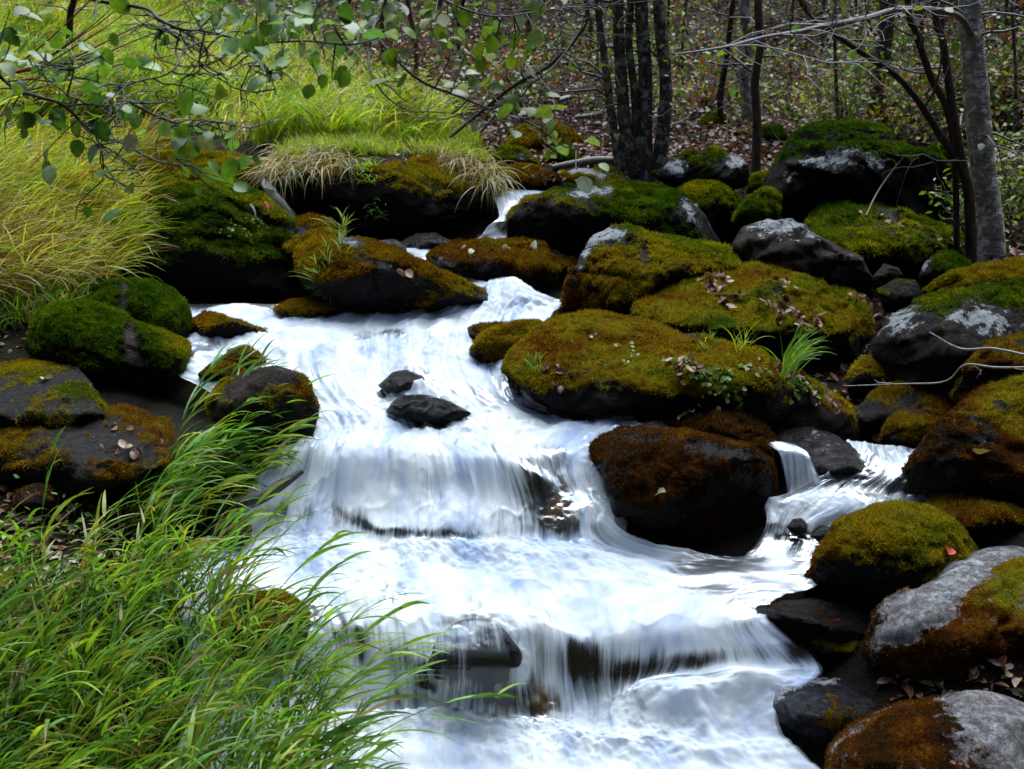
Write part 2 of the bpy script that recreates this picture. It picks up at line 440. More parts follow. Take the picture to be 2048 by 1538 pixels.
# ------------------------------------------------------------------ water: control rows (x, y, height), upstream to downstream
MAIN = [
 [(300,602,.89),(420,602,.89),(540,606,.89),(660,608,.89),(780,604,.89),(870,600,.90),(935,590,.93),(1005,560,1.00),(1075,588,.97),(1150,596,.96)],
 [(300,626,.88),(420,626,.88),(540,628,.88),(650,630,.88),(760,634,.885),(850,632,.89),(930,622,.91),(1000,600,.945),(1060,605,.945),(1140,615,.93)],
 [(300,655,.87),(410,655,.87),(520,655,.87),(630,658,.87),(730,660,.87),(820,655,.87),(900,648,.88),(970,640,.89),(1030,635,.89),(1110,640,.89)],
 [(310,700,.845),(420,700,.845),(530,700,.845),(640,700,.845),(730,700,.845),(810,700,.845),(880,700,.845),(950,700,.845),(1000,705,.84),(1070,705,.84)],
 [(330,745,.81),(440,745,.81),(540,745,.805),(640,745,.805),(730,745,.80),(810,745,.80),(880,740,.81),(960,740,.815),(1030,745,.81),(1100,755,.80)],
 [(420,795,.755),(520,795,.755),(600,795,.75),(670,795,.75),(750,798,.75),(830,795,.75),(910,790,.76),(985,790,.765),(1060,795,.755),(1140,805,.74)],
 [(540,845,.70),(600,845,.70),(650,848,.70),(710,850,.695),(790,850,.695),(870,850,.695),(960,848,.695),(1060,838,.70),(1200,836,.70),(1400,850,.69)],
 [(530,890,.655),(590,892,.65),(640,895,.65),(700,897,.648),(780,898,.648),(860,898,.648),(940,898,.65),(1030,895,.655),(1140,890,.66),(1260,890,.66)],
 [(505,945,.575),(570,940,.585),(625,938,.592),(690,940,.592),(780,940,.595),(865,940,.595),(950,945,.59),(1040,950,.588),(1130,935,.60),(1230,930,.61)],
 [(470,1000,.48),(540,995,.49),(600,1000,.485),(680,1000,.485),(775,1000,.487),(865,1005,.483),(960,1010,.48),(1060,1005,.495),(1150,990,.52),(1240,985,.53)],
 [(440,1040,.42),(510,1038,.42),(590,1042,.42),(675,1045,.42),(770,1050,.42),(860,1058,.415),(960,1063,.412),(1070,1050,.43),(1165,1040,.45),(1260,1030,.46)],
 [(400,1075,.37),(480,1080,.368),(570,1082,.368),(665,1088,.368),(765,1090,.365),(860,1098,.362),(960,1100,.36),(1075,1095,.362),(1180,1095,.362),(1290,1095,.362)],
 [(370,1120,.352),(470,1125,.352),(570,1125,.352),(670,1128,.352),(780,1130,.352),(890,1132,.352),(1010,1132,.352),(1140,1130,.352),(1300,1128,.352),(1640,1125,.350)],
 [(350,1165,.338),(460,1165,.338),(570,1165,.338),(680,1165,.342),(790,1168,.345),(910,1170,.343),(1040,1172,.340),(1180,1172,.338),(1360,1170,.338),(1660,1168,.340)],
 [(350,1205,.318),(470,1205,.318),(580,1210,.320),(690,1215,.325),(800,1220,.328),(920,1225,.325),(1050,1228,.318),(1190,1222,.320),(1370,1212,.328),(1560,1206,.334)],
 [(360,1245,.285),(480,1245,.285),(590,1255,.285),(700,1262,.288),(805,1270,.288),(930,1275,.285),(1060,1280,.275),(1200,1275,.282),(1350,1262,.295),(1540,1245,.310)],
 [(370,1300,.205),(490,1300,.205),(600,1310,.21),(705,1315,.215),(810,1325,.215),(935,1330,.21),(1065,1330,.205),(1200,1325,.212),(1350,1310,.230),(1590,1285,.262)],
 [(380,1360,.115),(500,1360,.115),(610,1370,.11),(710,1380,.108),(815,1390,.10),(940,1395,.095),(1070,1390,.105),(1205,1385,.115),(1330,1362,.150),(1640,1325,.205)],
 [(380,1410,.040),(500,1415,.035),(610,1422,.030),(712,1428,.028),(820,1432,.026),(940,1436,.024),(1075,1440,.030),(1200,1445,.035),(1320,1385,.118),(1640,1362,.155)],
 [(370,1460,.006),(500,1460,.006),(610,1462,.006),(715,1465,.006),(825,1468,.005),(945,1470,.005),(1080,1478,.002),(1210,1490,0.0),(1350,1450,.045),(1560,1430,.065)],
 [(350,1510,-.01),(490,1510,-.01),(605,1510,-.01),(715,1512,-.01),(830,1512,-.01),(950,1515,-.01),(1085,1518,-.01),(1220,1520,-.01),(1390,1515,-.010),(1600,1510,-.012)],
 [(330,1600,-.03),(480,1600,-.03),(600,1600,-.03),(715,1600,-.03),(830,1600,-.03),(960,1600,-.03),(1100,1600,-.03),(1260,1600,-.03),(1450,1600,-.03),(1720,1600,-.03)],
 [(250,1800,-.06),(430,1800,-.06),(580,1800,-.06),(710,1800,-.06),(840,1800,-.06),(980,1800,-.06),(1130,1800,-.06),(1300,1800,-.06),(1520,1800,-.06),(1800,1800,-.06)],
]
SIDE = [
 [(1690,878,.62),(1740,883,.62),(1790,888,.62),(1850,898,.62)],
 [(1690,930,.585),(1740,935,.585),(1800,945,.585),(1880,960,.58)],
 [(1600,985,.51),(1680,975,.52),(1760,985,.52),(1890,1000,.51)],
 [(1530,1012,.465),(1640,1015,.47),(1750,1020,.47),(1880,1032,.46)],
 [(1530,1050,.415),(1600,1048,.42),(1680,1050,.42),(1810,1060,.42)],
 [(1515,1082,.368),(1590,1084,.366),(1660,1086,.364),(1745,1092,.36)],
 [(1470,1125,.345),(1570,1128,.345),(1640,1132,.343),(1725,1145,.338)],
]
SIDEFALL = [
 [(1520,884,.70),(1552,880,.70),(1584,884,.695)],
 [(1545,900,.672),(1580,897,.672),(1615,905,.66)],
 [(1555,912,.650),(1592,913,.650),(1632,932,.625)],
 [(1563,950,.575),(1603,952,.575),(1645,958,.565)],
 [(1568,985,.505),(1614,988,.50),(1662,990,.50)],
 [(1560,1005,.475),(1618,1010,.472),(1680,1010,.472)]]
UPPER = [
 [(960,380,1.34),(1030,379,1.34),(1110,384,1.34)],
 [(985,398,1.31),(1030,402,1.31),(1085,402,1.31)],
 [(995,420,1.265),(1030,425,1.26),(1065,420,1.27)],
 [(995,438,1.235),(1022,440,1.235),(1052,438,1.24)],
 [(975,452,1.20),(1010,450,1.205),(1042,455,1.20)],
 [(958,474,1.13),(992,474,1.13),(1025,478,1.125)],
 [(930,492,1.08),(970,494,1.08),(1010,498,1.075)],
 [(880,500,1.065),(950,505,1.06),(1010,510,1.06)]]
CHUTE = [
 [(720,490,1.085),(850,486,1.085),(960,490,1.085)],
 [(760,506,1.065),(845,505,1.065),(915,508,1.065)],
 [(805,520,1.045),(860,520,1.045),(905,524,1.045)],
 [(850,538,1.02),(890,538,1.02),(915,542,1.02)],
 [(895,556,.99),(925,556,.99),(950,560,.99)],
 [(925,575,.965),(970,575,.965),(1000,580,.965)],
 [(940,604,.915),(1000,606,.915),(1050,610,.915)]]
VEIL = [
 [(512,352,1.47),(527,352,1.47),(545,356,1.47)],
 [(520,375,1.43),(540,376,1.43),(560,385,1.41)],
 [(532,400,1.34),(556,402,1.34),(582,410,1.33)],
 [(545,430,1.25),(573,432,1.25),(602,436,1.24)],
 [(555,465,1.14),(585,468,1.14),(618,470,1.14)]]

ROCKVEIL = [
 [(850,1242,.384),(930,1240,.386),(1020,1250,.378)],
 [(855,1280,.345),(935,1280,.345),(1035,1285,.340)],
 [(860,1322,.294),(940,1322,.294),(1045,1325,.290)],
 [(865,1372,.194),(945,1372,.194),(1050,1375,.190)],
 [(870,1448,.035),(950,1448,.035),(1055,1450,.035)]]
# (px, py, rx, ry, tilt in degrees, change of the foam amount): where the water runs glassy, thin or aerated
BUMPS = [ # (px, py, rx, ry, tilt, rise in metres): swells over drowned stones, hollows, breaking mounds
 (830,950,190,50,0,.045),(640,930,60,40,0,.04),(740,1010,90,30,15,.03),(1000,960,70,40,0,.03),(1110,960,40,40,0,-.03),(920,1000,40,60,20,.03),
 (1420,1395,110,24,-6,.055),(1320,1400,50,26,0,.03),(1480,1370,50,20,0,.03),(1240,1290,110,30,0,.02),(1080,1260,60,40,30,.025),(960,1240,60,26,10,.02),
 (760,1060,120,16,8,.012),(560,1000,70,40,0,.03),(600,1100,90,22,0,.025),(780,1115,120,14,0,.022),(1000,1112,120,14,0,.025),(1180,1110,80,14,0,.02),(1330,1150,110,20,0,.012),
 (700,680,130,14,0,.02),(560,720,90,14,0,.016),(840,770,50,14,0,.03),(800,830,50,14,0,.03),(1050,760,80,26,35,.02),(1010,590,70,22,0,.05),(900,640,90,14,0,.02),(700,790,80,18,0,.02),(680,840,60,18,0,.025),
 (1200,860,120,16,0,.015),(1100,900,80,16,10,.012),(700,1455,140,16,0,.03),(950,1460,120,18,0,.04),(1180,1500,120,22,0,.04),(1480,1510,100,18,0,.035),(830,1520,140,16,0,.025)]
BOIL = [(930,1112,380,26,0,1.0),(560,1085,120,24,0,.8),(1390,1388,130,22,-5,1.0),(880,1455,360,24,0,1.0),(1180,1500,260,26,0,1.0),(1480,1510,140,20,0,1.0),(1060,625,110,20,0,.7),(1620,1005,120,16,0,.8),(1400,1450,110,46,0,.45),(900,850,380,18,0,.5),(1250,860,150,14,0,.6),(700,700,300,26,0,.35),(1000,495,80,8,0,.5)]
def blobs(px, py, L, f):
    for (x, y, rx, ry, a, d) in L:
        c, s = cos(radians(a)), sin(radians(a)); dx, dy = px - x, py - y
        f = f + d * np.exp(-.7 * (((dx * c + dy * s) / rx) ** 2 + ((-dx * s + dy * c) / ry) ** 2))
    return f
FOAM = [
 (1520,1135,170,38,0,-1.0),(1590,1172,90,22,0,-.8),(1420,1175,60,30,20,-.35),
 (1110,1010,36,75,-14,-.85),(1060,985,45,45,0,-.45),(1190,1030,26,70,-25,-.35),
 (830,1068,100,8,8,-.6),(700,1040,60,16,18,-.5),(930,1080,50,10,0,-.3),(1010,1060,70,25,0,-.25),
 (590,930,40,60,30,-.35),(560,1040,70,18,0,-.4),(870,960,28,60,25,-.25),
 (430,605,120,7,0,-1.0),(600,610,60,7,0,-.6),(420,690,60,16,0,-.55),(760,676,60,12,5,-.35),(640,765,34,16,0,-.3),
 (1040,690,50,26,20,-.45),(1000,745,75,22,38,-.45),(930,775,90,14,14,-.38),(870,760,40,16,15,-.4),(760,800,45,18,-20,-.4),
 (1080,790,26,36,-40,-.55),(960,838,90,9,4,-.5),(690,880,40,14,0,-.2),(1000,920,110,12,20,-.3),(1090,905,50,12,25,-.25),
 (900,1210,80,22,15,-.42),(760,1180,60,20,15,-.5),(640,1190,50,22,0,-.3),
 (1230,1345,130,32,10,-.52),(1400,1325,95,18,-4,-.62),(1130,1270,70,36,35,-.30),(1090,1400,30,70,0,-.45),(1240,1420,60,36,0,-.25),
 (900,1330,80,30,0,-.35),(990,1330,44,45,0,-.4),(750,1300,110,40,25,-.35),(680,1250,60,24,20,-.3),(1290,1430,22,36,0,-.6),
 (820,1400,110,24,0,-.35),(1010,1400,40,40,0,-.45),(1600,1310,40,34,0,-.55),(1500,1240,60,25,-10,-.35),
 (1050,1340,26,90,0,-.3),(1500,1440,25,45,0,-.35),(1390,1460,26,36,20,-.2),
 (700,1110,330,30,0,.35),(1150,1130,200,28,0,.35),(1000,1180,220,28,0,.25),(880,930,160,40,0,.15),(650,930,60,60,0,.1),(1300,1250,120,26,10,.2),(1420,1400,120,40,-10,.6),(1400,1460,110,40,0,.3),(1300,1510,300,30,0,.3),(800,1490,200,24,0,.35),
 (1790,965,80,12,8,-.75),(1740,985,70,10,0,-.5),(1790,985,60,12,0,-.3),(1680,1015,110,22,0,.3),(1820,1030,40,10,0,-.4),(1650,1075,60,14,0,-.55),(1560,1095,40,14,0,-.6),
 (1032,432,30,10,0,-.3),(1012,462,9,22,-30,-.3),(850,508,50,8,0,-.3),
]

def foam_at(px, py, base):
    f = np.full(px.shape, base)
    for (x, y, rx, ry, a, d) in FOAM:
        c, s = cos(radians(a)), sin(radians(a)); dx, dy = px - x, py - y
        u = (dx * c + dy * s) / rx; v = (-dx * s + dy * c) / ry
        f += d * np.exp(-.7 * (u * u + v * v))
    return f

WATER_PTS = []
def water(rows, ns, nt, base, edge, amp=1.0, fade=.02, rag=0.0):
    R = np.array([catmull(PZ(*np.array(r, float).T), nt) for r in rows])      # rows x nt x 3
    G = catmull(R, ns)
    G[..., 2] = np.minimum(G[..., 2], np.maximum.accumulate(G[::-1, :, 2], 0)[::-1] + .004)
    tw_ = np.linspace(0, np.linalg.norm(np.diff(G[ns // 2], axis=0), axis=1).sum(), nt)      # ragged ledges
    rowi = np.broadcast_to(np.arange(ns)[:, None] / ns * len(rows), (ns, nt)); q_ = np.stack([np.broadcast_to(tw_[None] * 4.5, (ns, nt)), rowi * .35, 0 * rowi], -1)
    off = (.50 * noise(q_, 41) + .30 * noise(q_ * [2.7, 1, 1], 42) + .14 * noise(q_ * [7, 1, 1], 43)) * ns / len(rows) * rag * np.clip(np.minimum(rowi, len(rows) - rowi), 0, 1)
    ii = np.clip(np.arange(ns)[:, None] + off, 0, ns - 1.001); i0 = ii.astype(int); fr_ = ii - i0; jj = np.arange(nt)[None]
    G[..., 2] = G[i0, jj, 2] * (1 - fr_) + G[i0 + 1, jj, 2] * fr_
    px, py = proj(G)
    ww = np.stack([px / 60, py / 45, 0 * px], -1)
    foam = foam_at(px + 26 * fbm(ww, 3, 61), py + 14 * fbm(ww, 3, 62), base)
    du = np.gradient(G, axis=0); dv = np.gradient(G, axis=1)
    n = np.cross(dv, du); n /= np.linalg.norm(n, axis=2, keepdims=True) + 1e-9
    n *= np.sign(n[..., 2:3] + 1e-9)
    wob = np.stack([px / 90, py / 70, 0 * px], -1)
    G[..., 2] = blobs(px + 40 * noise(wob, 51), py + 18 * noise(wob, 52), BUMPS, G[..., 2]) + fbm(np.stack([G[..., 0] * 3.2, G[..., 1] * 3.2, 0 * px], -1), 3, 55) * .022 * amp
    froth = np.clip(blobs(px, py, BOIL, 0 * px), 0, 1)
    leng = np.concatenate([[0], np.cumsum(np.linalg.norm(np.diff(G[:, nt // 2], axis=0), axis=1))])
    wid = np.linalg.norm(np.diff(G[ns // 2], axis=0), axis=1).sum()
    S = np.broadcast_to(leng[:, None], px.shape); T = np.broadcast_to(np.linspace(0, wid, nt)[None], px.shape)
    T = T + .05 * noise(np.stack([S * 1.2, T * 1.5, 0 * S], -1), 3)
    steep = 1 - np.clip(n[..., 2], 0, 1)
    ridg = fbm(np.stack([T * 16, S * 1.7, 0 * S], -1), 4, 11) * .009 + fbm(np.stack([T * 48, S * 3.5, 0 * S], -1), 3, 14) * .002
    boil = fbm(np.stack([T * 7, S * 3.2, 0 * S], -1), 4, 21) * .022 + (1 - np.abs(fbm(np.stack([T * 10, S * 6, 0 * S], -1), 3, 31))) ** 3 * .014
    d = (ridg * (.25 + 1.6 * steep) + boil * np.clip(1 - 1.8 * steep, 0.1, 1)) * np.clip(.25 + foam, .15, 1.1) * amp
    bil = (1 - np.abs(fbm(np.stack([G[..., 0] * 13, G[..., 1] * 13, G[..., 2] * 8], -1), 3, 71)) * 2.2) * .012 + fbm(np.stack([G[..., 0] * 22, G[..., 1] * 22, 0 * S], -1), 4, 72, .65) * .020
    d = d + froth * bil * amp
    G = G + n * d[..., None]
    t = np.linspace(0, 1, nt)[None]; s_ = np.linspace(0, 1, ns)[:, None]
    ed = np.clip(np.minimum(t, 1 - t) / edge, 0, 1) * np.clip(np.minimum(s_ / fade, (1 - s_) / fade), 0, 1)
    ed = np.broadcast_to(ed, px.shape)
    V = G.reshape(-1, 3); WATER_PTS.append(V)
    col = np.stack([np.clip(foam, -1, 2), steep, 0 * foam, ed], -1).reshape(-1, 4)
    uv = np.stack([T, S], -1).reshape(-1, 2)
    Fc = grid_faces(ns, nt)
    o = obj("stream_water", V, Fc, M_WATER, col=col, uv=uv)
    return tag(o, kind="structure")

water(MAIN, 600, 400, .80, .012, rag=1.0)
water(SIDE, 150, 110, .40, .04, .7, rag=.6)
water(SIDEFALL, 80, 60, .55, .25, .4, .16)
water(UPPER, 110, 60, .62, .06, .4)
water(CHUTE, 110, 60, .62, .06, .4)
water(ROCKVEIL, 90, 70, .60, .25, .35, .16)
water(VEIL, 70, 40, 1.15, .45, .2, .2)

# ------------------------------------------------------------------ ground: one sheet, valley floor, banks, wooded slopes and a light-blocking hill behind the camera
GP = [ # (px, py, height) seen ground points
 (0,1500,.22),(200,1450,.20),(330,1420,.12),(0,1300,.38),(200,1280,.34),(330,1250,.25),(0,1150,.48),(200,1120,.44),(330,1100,.36),(0,1010,.58),(250,1000,.54),
 (380,930,.58),(100,900,.66),(300,850,.68),(0,800,.78),(250,780,.78),(0,700,.93),(150,640,.97),(0,600,1.06),(120,580,1.06),(250,560,1.0),
 (0,450,1.34),(150,420,1.38),(260,450,1.22),(0,340,1.52),(200,340,1.46),(320,500,.95),(420,560,.9),
 (1650,1350,.10),(1800,1300,.30),(2000,1300,.32),(2050,1500,.02),(1900,1150,.44),(1900,1030,.50),(2040,1000,.58),
 (1750,760,.70),(1950,780,.72),(1650,800,.66),(1850,860,.60),(1500,760,.70),(1300,700,.74),(1250,620,.86),(1400,560,.92),(1750,600,.90),(2040,560,1.0),(1600,650,.8),(1700,690,.78),
 (1900,500,1.05),(1500,500,1.0),(1250,470,1.05),(1700,480,1.05),(1600,440,1.1),(750,470,1.1),(600,560,.92),(700,600,.9)]
GY = [ # (px, py, distance)
 (1270,340,9.4),(1480,330,9.6),(1100,330,9.6),(1120,260,11.5),(1560,250,11.0),(1700,240,11.2),(1930,430,8.4),(2030,330,10.5),(1270,200,13),(1700,150,14.2),(1950,200,13.2),
 (1270,80,15.2),(1900,70,15.6),(800,270,10.0),(640,280,9.6),(450,290,9.8),(250,290,10.2),(60,290,10.4),(700,150,12.8),(300,150,12.2),(60,150,12.4),(700,60,15.0),(300,60,14.4),(60,60,14.6),
 (1270,-30,18),(300,-30,17.5),(1900,-30,18),(2040,500,7.3),(1985,515,7.2)]
gp = np.concatenate([PZ(*np.array(GP, float).T), P(*np.array(GY, float).T)] +
                    [PZ(*np.array(r, float)[::2].T) - [0, 0, .15] for r in MAIN[::2]] + [PZ(*np.array(r, float).T) - [0, 0, .12] for r in (SIDE[::2] + UPPER[::3] + CHUTE[::3])])
def base_h(X, Y):
    b = np.interp(Y, [-30, -16, -6, -2, 0, 3, 4.2, 5, 7, 9, 12, 15, 18, 30, 60], [26, 17, 5.0, .0, -.4, -.25, -.1, .3, .8, 1.3, 1.8, 2.2, 3.0, 8, 20])  # unseen rise behind the camera, added to cut sky light on rock fronts
    return b + .5 * np.clip(np.abs(X) - 2.6, 0, 40) ** 1.15  # side slopes steepened to block low sky light
def kern(a, b): return np.exp(-np.sqrt(((a[:, None] - b[None]) ** 2).sum(2)) / 1.3)
_w = np.linalg.solve(kern(gp[:, :2], gp[:, :2]) + 2e-3 * np.eye(len(gp)), gp[:, 2] - base_h(gp[:, 0], gp[:, 1]))
gx = np.unique(np.concatenate([np.linspace(-45, -7, 24), np.linspace(-7, 7, 230), np.linspace(7, 45, 24)]))
gy = np.unique(np.concatenate([np.linspace(-30, 2, 26), np.linspace(2, 13, 200), np.linspace(13, 20, 60), np.linspace(20, 70, 24)]))
GX, GYY = np.meshgrid(gx, gy)
flat = np.stack([GX.ravel(), GYY.ravel()], -1)
H = (base_h(GX, GYY).ravel() + kern(flat, gp[:, :2]) @ _w)
H += fbm(np.concatenate([flat * 1.3, 0 * flat[:, :1]], 1), 4, 5) * .07 * sstep(9, 12, flat[:, 1]) + fbm(np.concatenate([flat * 4, 0 * flat[:, :1]], 1), 4, 6) * .03
from mathutils import kdtree
wp = np.concatenate(WATER_PTS)[::3]
kd = kdtree.KDTree(len(wp))
for i, q in enumerate(wp): kd.insert((q[0], q[1], 0), i)
kd.balance()
wetm = np.zeros(len(H))
for i in np.where((np.abs(flat[:, 0]) < 5) & (flat[:, 1] > 2) & (flat[:, 1] < 10))[0]:
    co, j, dist = kd.find((flat[i, 0], flat[i, 1], 0))
    if dist < .10: H[i] = min(H[i], wp[j][2] - .07)
    wetm[i] = 1 - sstep(.15, 1.7, dist)
Hg = H.reshape(GX.shape)
def ground_z(x, y):
    i = np.clip(np.searchsorted(gx, x) - 1, 0, len(gx) - 2); j = np.clip(np.searchsorted(gy, y) - 1, 0, len(gy) - 2)
    fx = (x - gx[i]) / (gx[i + 1] - gx[i]); fy = (y - gy[j]) / (gy[j + 1] - gy[j])
    return (Hg[j, i] * (1 - fx) + Hg[j, i + 1] * fx) * (1 - fy) + (Hg[j + 1, i] * (1 - fx) + Hg[j + 1, i + 1] * fx) * fy
def ground_hit(px, py):                          # the ground point seen at a pixel
    px = np.asarray(px, float); py = np.asarray(py, float)
    Ys = np.concatenate([np.linspace(2.3, 14, 330), np.linspace(14.05, 40, 200)])
    u, dy, dz = ray(px, py); k = Ys[None] / dy[:, None]
    z = CAMZ + k * dz[:, None]; x = k * u[:, None]
    under = z < ground_z(x, np.broadcast_to(Ys[None], x.shape))
    j = np.where(under.any(1), under.argmax(1), len(Ys) - 1)
    a = np.arange(len(px)); X = x[a, j]; Yv = Ys[j]
    return np.stack([X, Yv, ground_z(X, Yv)], -1)
grassy = np.exp(-((flat[:, 0] + 3.2) / 2.2) ** 2) * sstep(3, 6, flat[:, 1]) * (1 - sstep(14, 17, flat[:, 1]))
g = obj("ground", np.stack([flat[:, 0], flat[:, 1], H], -1), grid_faces(len(gy), len(gx)), M_GROUND, loc=(0, 0, 0),
        col=np.stack([wetm, grassy, 0 * wetm], -1))
tag(g, kind="structure")
# ------------------------------------------------------------------ boulders
_ico = {}
def ico(sub):
    if sub not in _ico:
        bm = bmesh.new(); bmesh.ops.create_icosphere(bm, subdivisions=sub, radius=1.0)
        V = np.array([v.co[:] for v in bm.verts]); V /= np.linalg.norm(V, axis=1, keepdims=True)
        Fc = np.array([[v.index for v in f.verts] for f in bm.faces]); bm.free(); _ico[sub] = (V, Fc)
    return _ico[sub]

GREY, DARK, BROWN, PALE, TAN = (.012, .0105, .0095), (.0022, .0019, .0017), (.005, .0034, .0022), (.24, .24, .25), (.024, .016, .011)
HUEX = np.array([h[0] for h in HUE]); HUEC = np.array([h[1] for h in HUE])
ROCKS = {}
def rock(key, label, poly, Y, D=None, v0=0.0, kt=.8, kb=.35, moss=.5, hue=.3, lich=.1, tint=GREY, wet=.3, sub=6, rough=1.0, patch=(), huep=(), fuzz=1.0, slope=.5, name="boulder", p=.68, q=.66, facets=9, nodes=None):
    seed = sum(ord(c) * (i + 3) for i, c in enumerate(key)); r = np.random.default_rng(seed)
    poly = np.array(poly, float); lo, hi = poly.min(0), poly.max(0); c0 = (lo + hi) / 2; hx, hy = (hi - lo) / 2
    pn = np.stack([(poly[:, 0] - c0[0]) / hx, -(poly[:, 1] - c0[1]) / hy], -1)
    cen = pn.mean(0) * .6; pn = pn - cen
    th = np.linspace(0, 2 * pi, 720, endpoint=False); R = np.zeros(720)
    for k in range(len(pn)):
        a, b = pn[k], pn[(k + 1) % len(pn)]; e = b - a
        dx, dy = np.cos(th), np.sin(th); den = dx * e[1] - dy * e[0]
        with np.errstate(divide='ignore', invalid='ignore'):
            t = (a[0] * e[1] - a[1] * e[0]) / den; s = (a[0] * dy - a[1] * dx) / den
        ok = (t > 0) & (s >= -1e-6) & (s <= 1 + 1e-6) & np.isfinite(t)
        R = np.where(ok, np.maximum(R, t), R)
    kx = np.arange(-20, 21); kr = np.exp(-(kx / 7.0) ** 2); kr /= kr.sum()
    R = np.convolve(np.concatenate([R[-20:], R, R[:20]]), kr, 'valid')
    d, Fc = ico(sub)
    ang = np.arctan2(d[:, 1], d[:, 0]) % (2 * pi); Rv = np.interp(ang, np.append(th, 2 * pi), np.append(R, R[0]))
    sp = np.sqrt(np.clip(1 - d[:, 2] ** 2, 0, 1)); s = sp ** p
    nx = np.cos(ang) * Rv * s + cen[0] ; ny = np.sin(ang) * Rv * s + cen[1]
    W_, H_ = hx * Y / F, hy * Y / F
    if D is None: D = .75 * min(W_, H_ * 1.4)
    w = np.sign(d[:, 2]) * np.abs(d[:, 2]) ** q
    for k in range(facets):                      # flat faces broken off the front
        fn = np.array([r.normal(0, .7), r.normal(.1, .7), r.uniform(.5, 1.2)]); fn /= np.linalg.norm(fn)
        X = np.stack([nx, ny, w], -1); dist = X @ fn - r.uniform(.62, .85); over = np.clip(dist, 0, None) * .9
        w = w - over * fn[2]; nx = nx - over * fn[0] * .6; ny = ny - over * fn[1] * .4
    sof = lambda x: np.log1p(np.exp(np.clip(x * 9, -30, 30))) / 9
    depth = Y - w * D + (kt * sof(ny - v0) + kb * sof(v0 - ny)) * H_
    ppx, ppy = c0[0] + hx * nx, c0[1] - hy * ny
    V = P(ppx, ppy, depth)
    size = math.sqrt(W_ * H_)
    N = vnormals(V, Fc)
    off = r.uniform(0, 50, 3)
    disp = fbm(V / size * 1.1 + off, 4, seed % 97) * .13 * size + (np.abs(fbm(V / size * 2.6 + off, 4, 5 + seed % 89)) - .25) * .07 * size
    disp = disp + fbm(V * 16 + off, 4, 9) * .011 * min(1, size / .3)
    disp = disp + (np.abs(noise(V / size * 1.7 + off + 9, 3)) * -1 + .3) * .05 * size
    bd = r.normal(0, .35, 3) + [0, .15, 1]; bd /= np.linalg.norm(bd)      # bedding ledges and a joint or two
    st_ = (V @ bd) / (.34 * size) + .9 * fbm(V / size * 1.2 + off, 3, 31) + r.uniform(0, 1); sw = st_ - np.floor(st_)
    disp = disp + (sstep(0, .3, sw) - sw) * .055 * size * min(1, rough)
    jn = r.normal(0, 1, 3); jn /= np.linalg.norm(jn)
    disp = disp - np.exp(-(((V - V.mean(0)) @ jn / size + .25 * fbm(V / size * 1.5 + off, 2, 33) + r.uniform(-.4, .4)) / .035) ** 2) * .045 * size * min(1, rough)
    face = sstep(.08, .45, np.abs(d[:, 2]))      # the outline itself moves less than the faces
    V = V + N * (disp * rough * (.35 + .65 * face))[:, None]
    N = vnormals(V, Fc)
    ppx, ppy = proj(V)
    m = moss + slope * (N[:, 2] - .25) - .04 + .60 * fbm(V * 3.2 + off, 4, 40) 
    m = m + .30 * fbm(V * 11 + off, 3, 44)
    hu = hue + .34 * fbm(V * 2.2 + off, 3, 50) - .05 * (N[:, 2] - .3)
    li = lich + .25 * (N[:, 2] - .2) + .3 * fbm(V * 2.5 + off, 3, 60) - .30
    for (x, y, rx, ry, a, dm, dl) in patch:
        cc, ss = cos(radians(a)), sin(radians(a)); ex, ey = ppx - x, ppy - y
        g_ = np.exp(-((ex * cc + ey * ss) / rx) ** 2 - ((-ex * ss + ey * cc) / ry) ** 2); m = m + dm * g_; li = li + dl * g_
    for (x, y, rx, ry, dh) in huep: hu = hu + dh * np.exp(-((ppx - x) / rx) ** 2 - ((ppy - y) / ry) ** 2)
    hu = np.clip(hu, 0, 1); mm = sstep(.3, .6, m)
    bil = (1 - 2.4 * np.abs(fbm(V * 11 + off, 3, 80))) * .013 + (1 - 2.4 * np.abs(fbm(V * 27 + off, 2, 81))) * .006
    V = V + N * (mm * (bil + .006) * (Y / 6) * min(1, size / .25))[:, None]
    N = vnormals(V, Fc); ppx, ppy = proj(V)
    coat = np.stack([m, hu, li], -1)
    tn = np.concatenate([np.broadcast_to(tint, (len(V), 3)), np.full((len(V), 1), wet)], 1)
    o = obj(name, V, Fc, M_ROCK, attrs={"coat": coat, "tint": tn})
    tag(o, label, "rock")
    ROCKS[key] = dict(o=o, V=V, N=N, px=ppx, py=ppy, m=m, front=d[:, 2] > -.25, F=Fc)
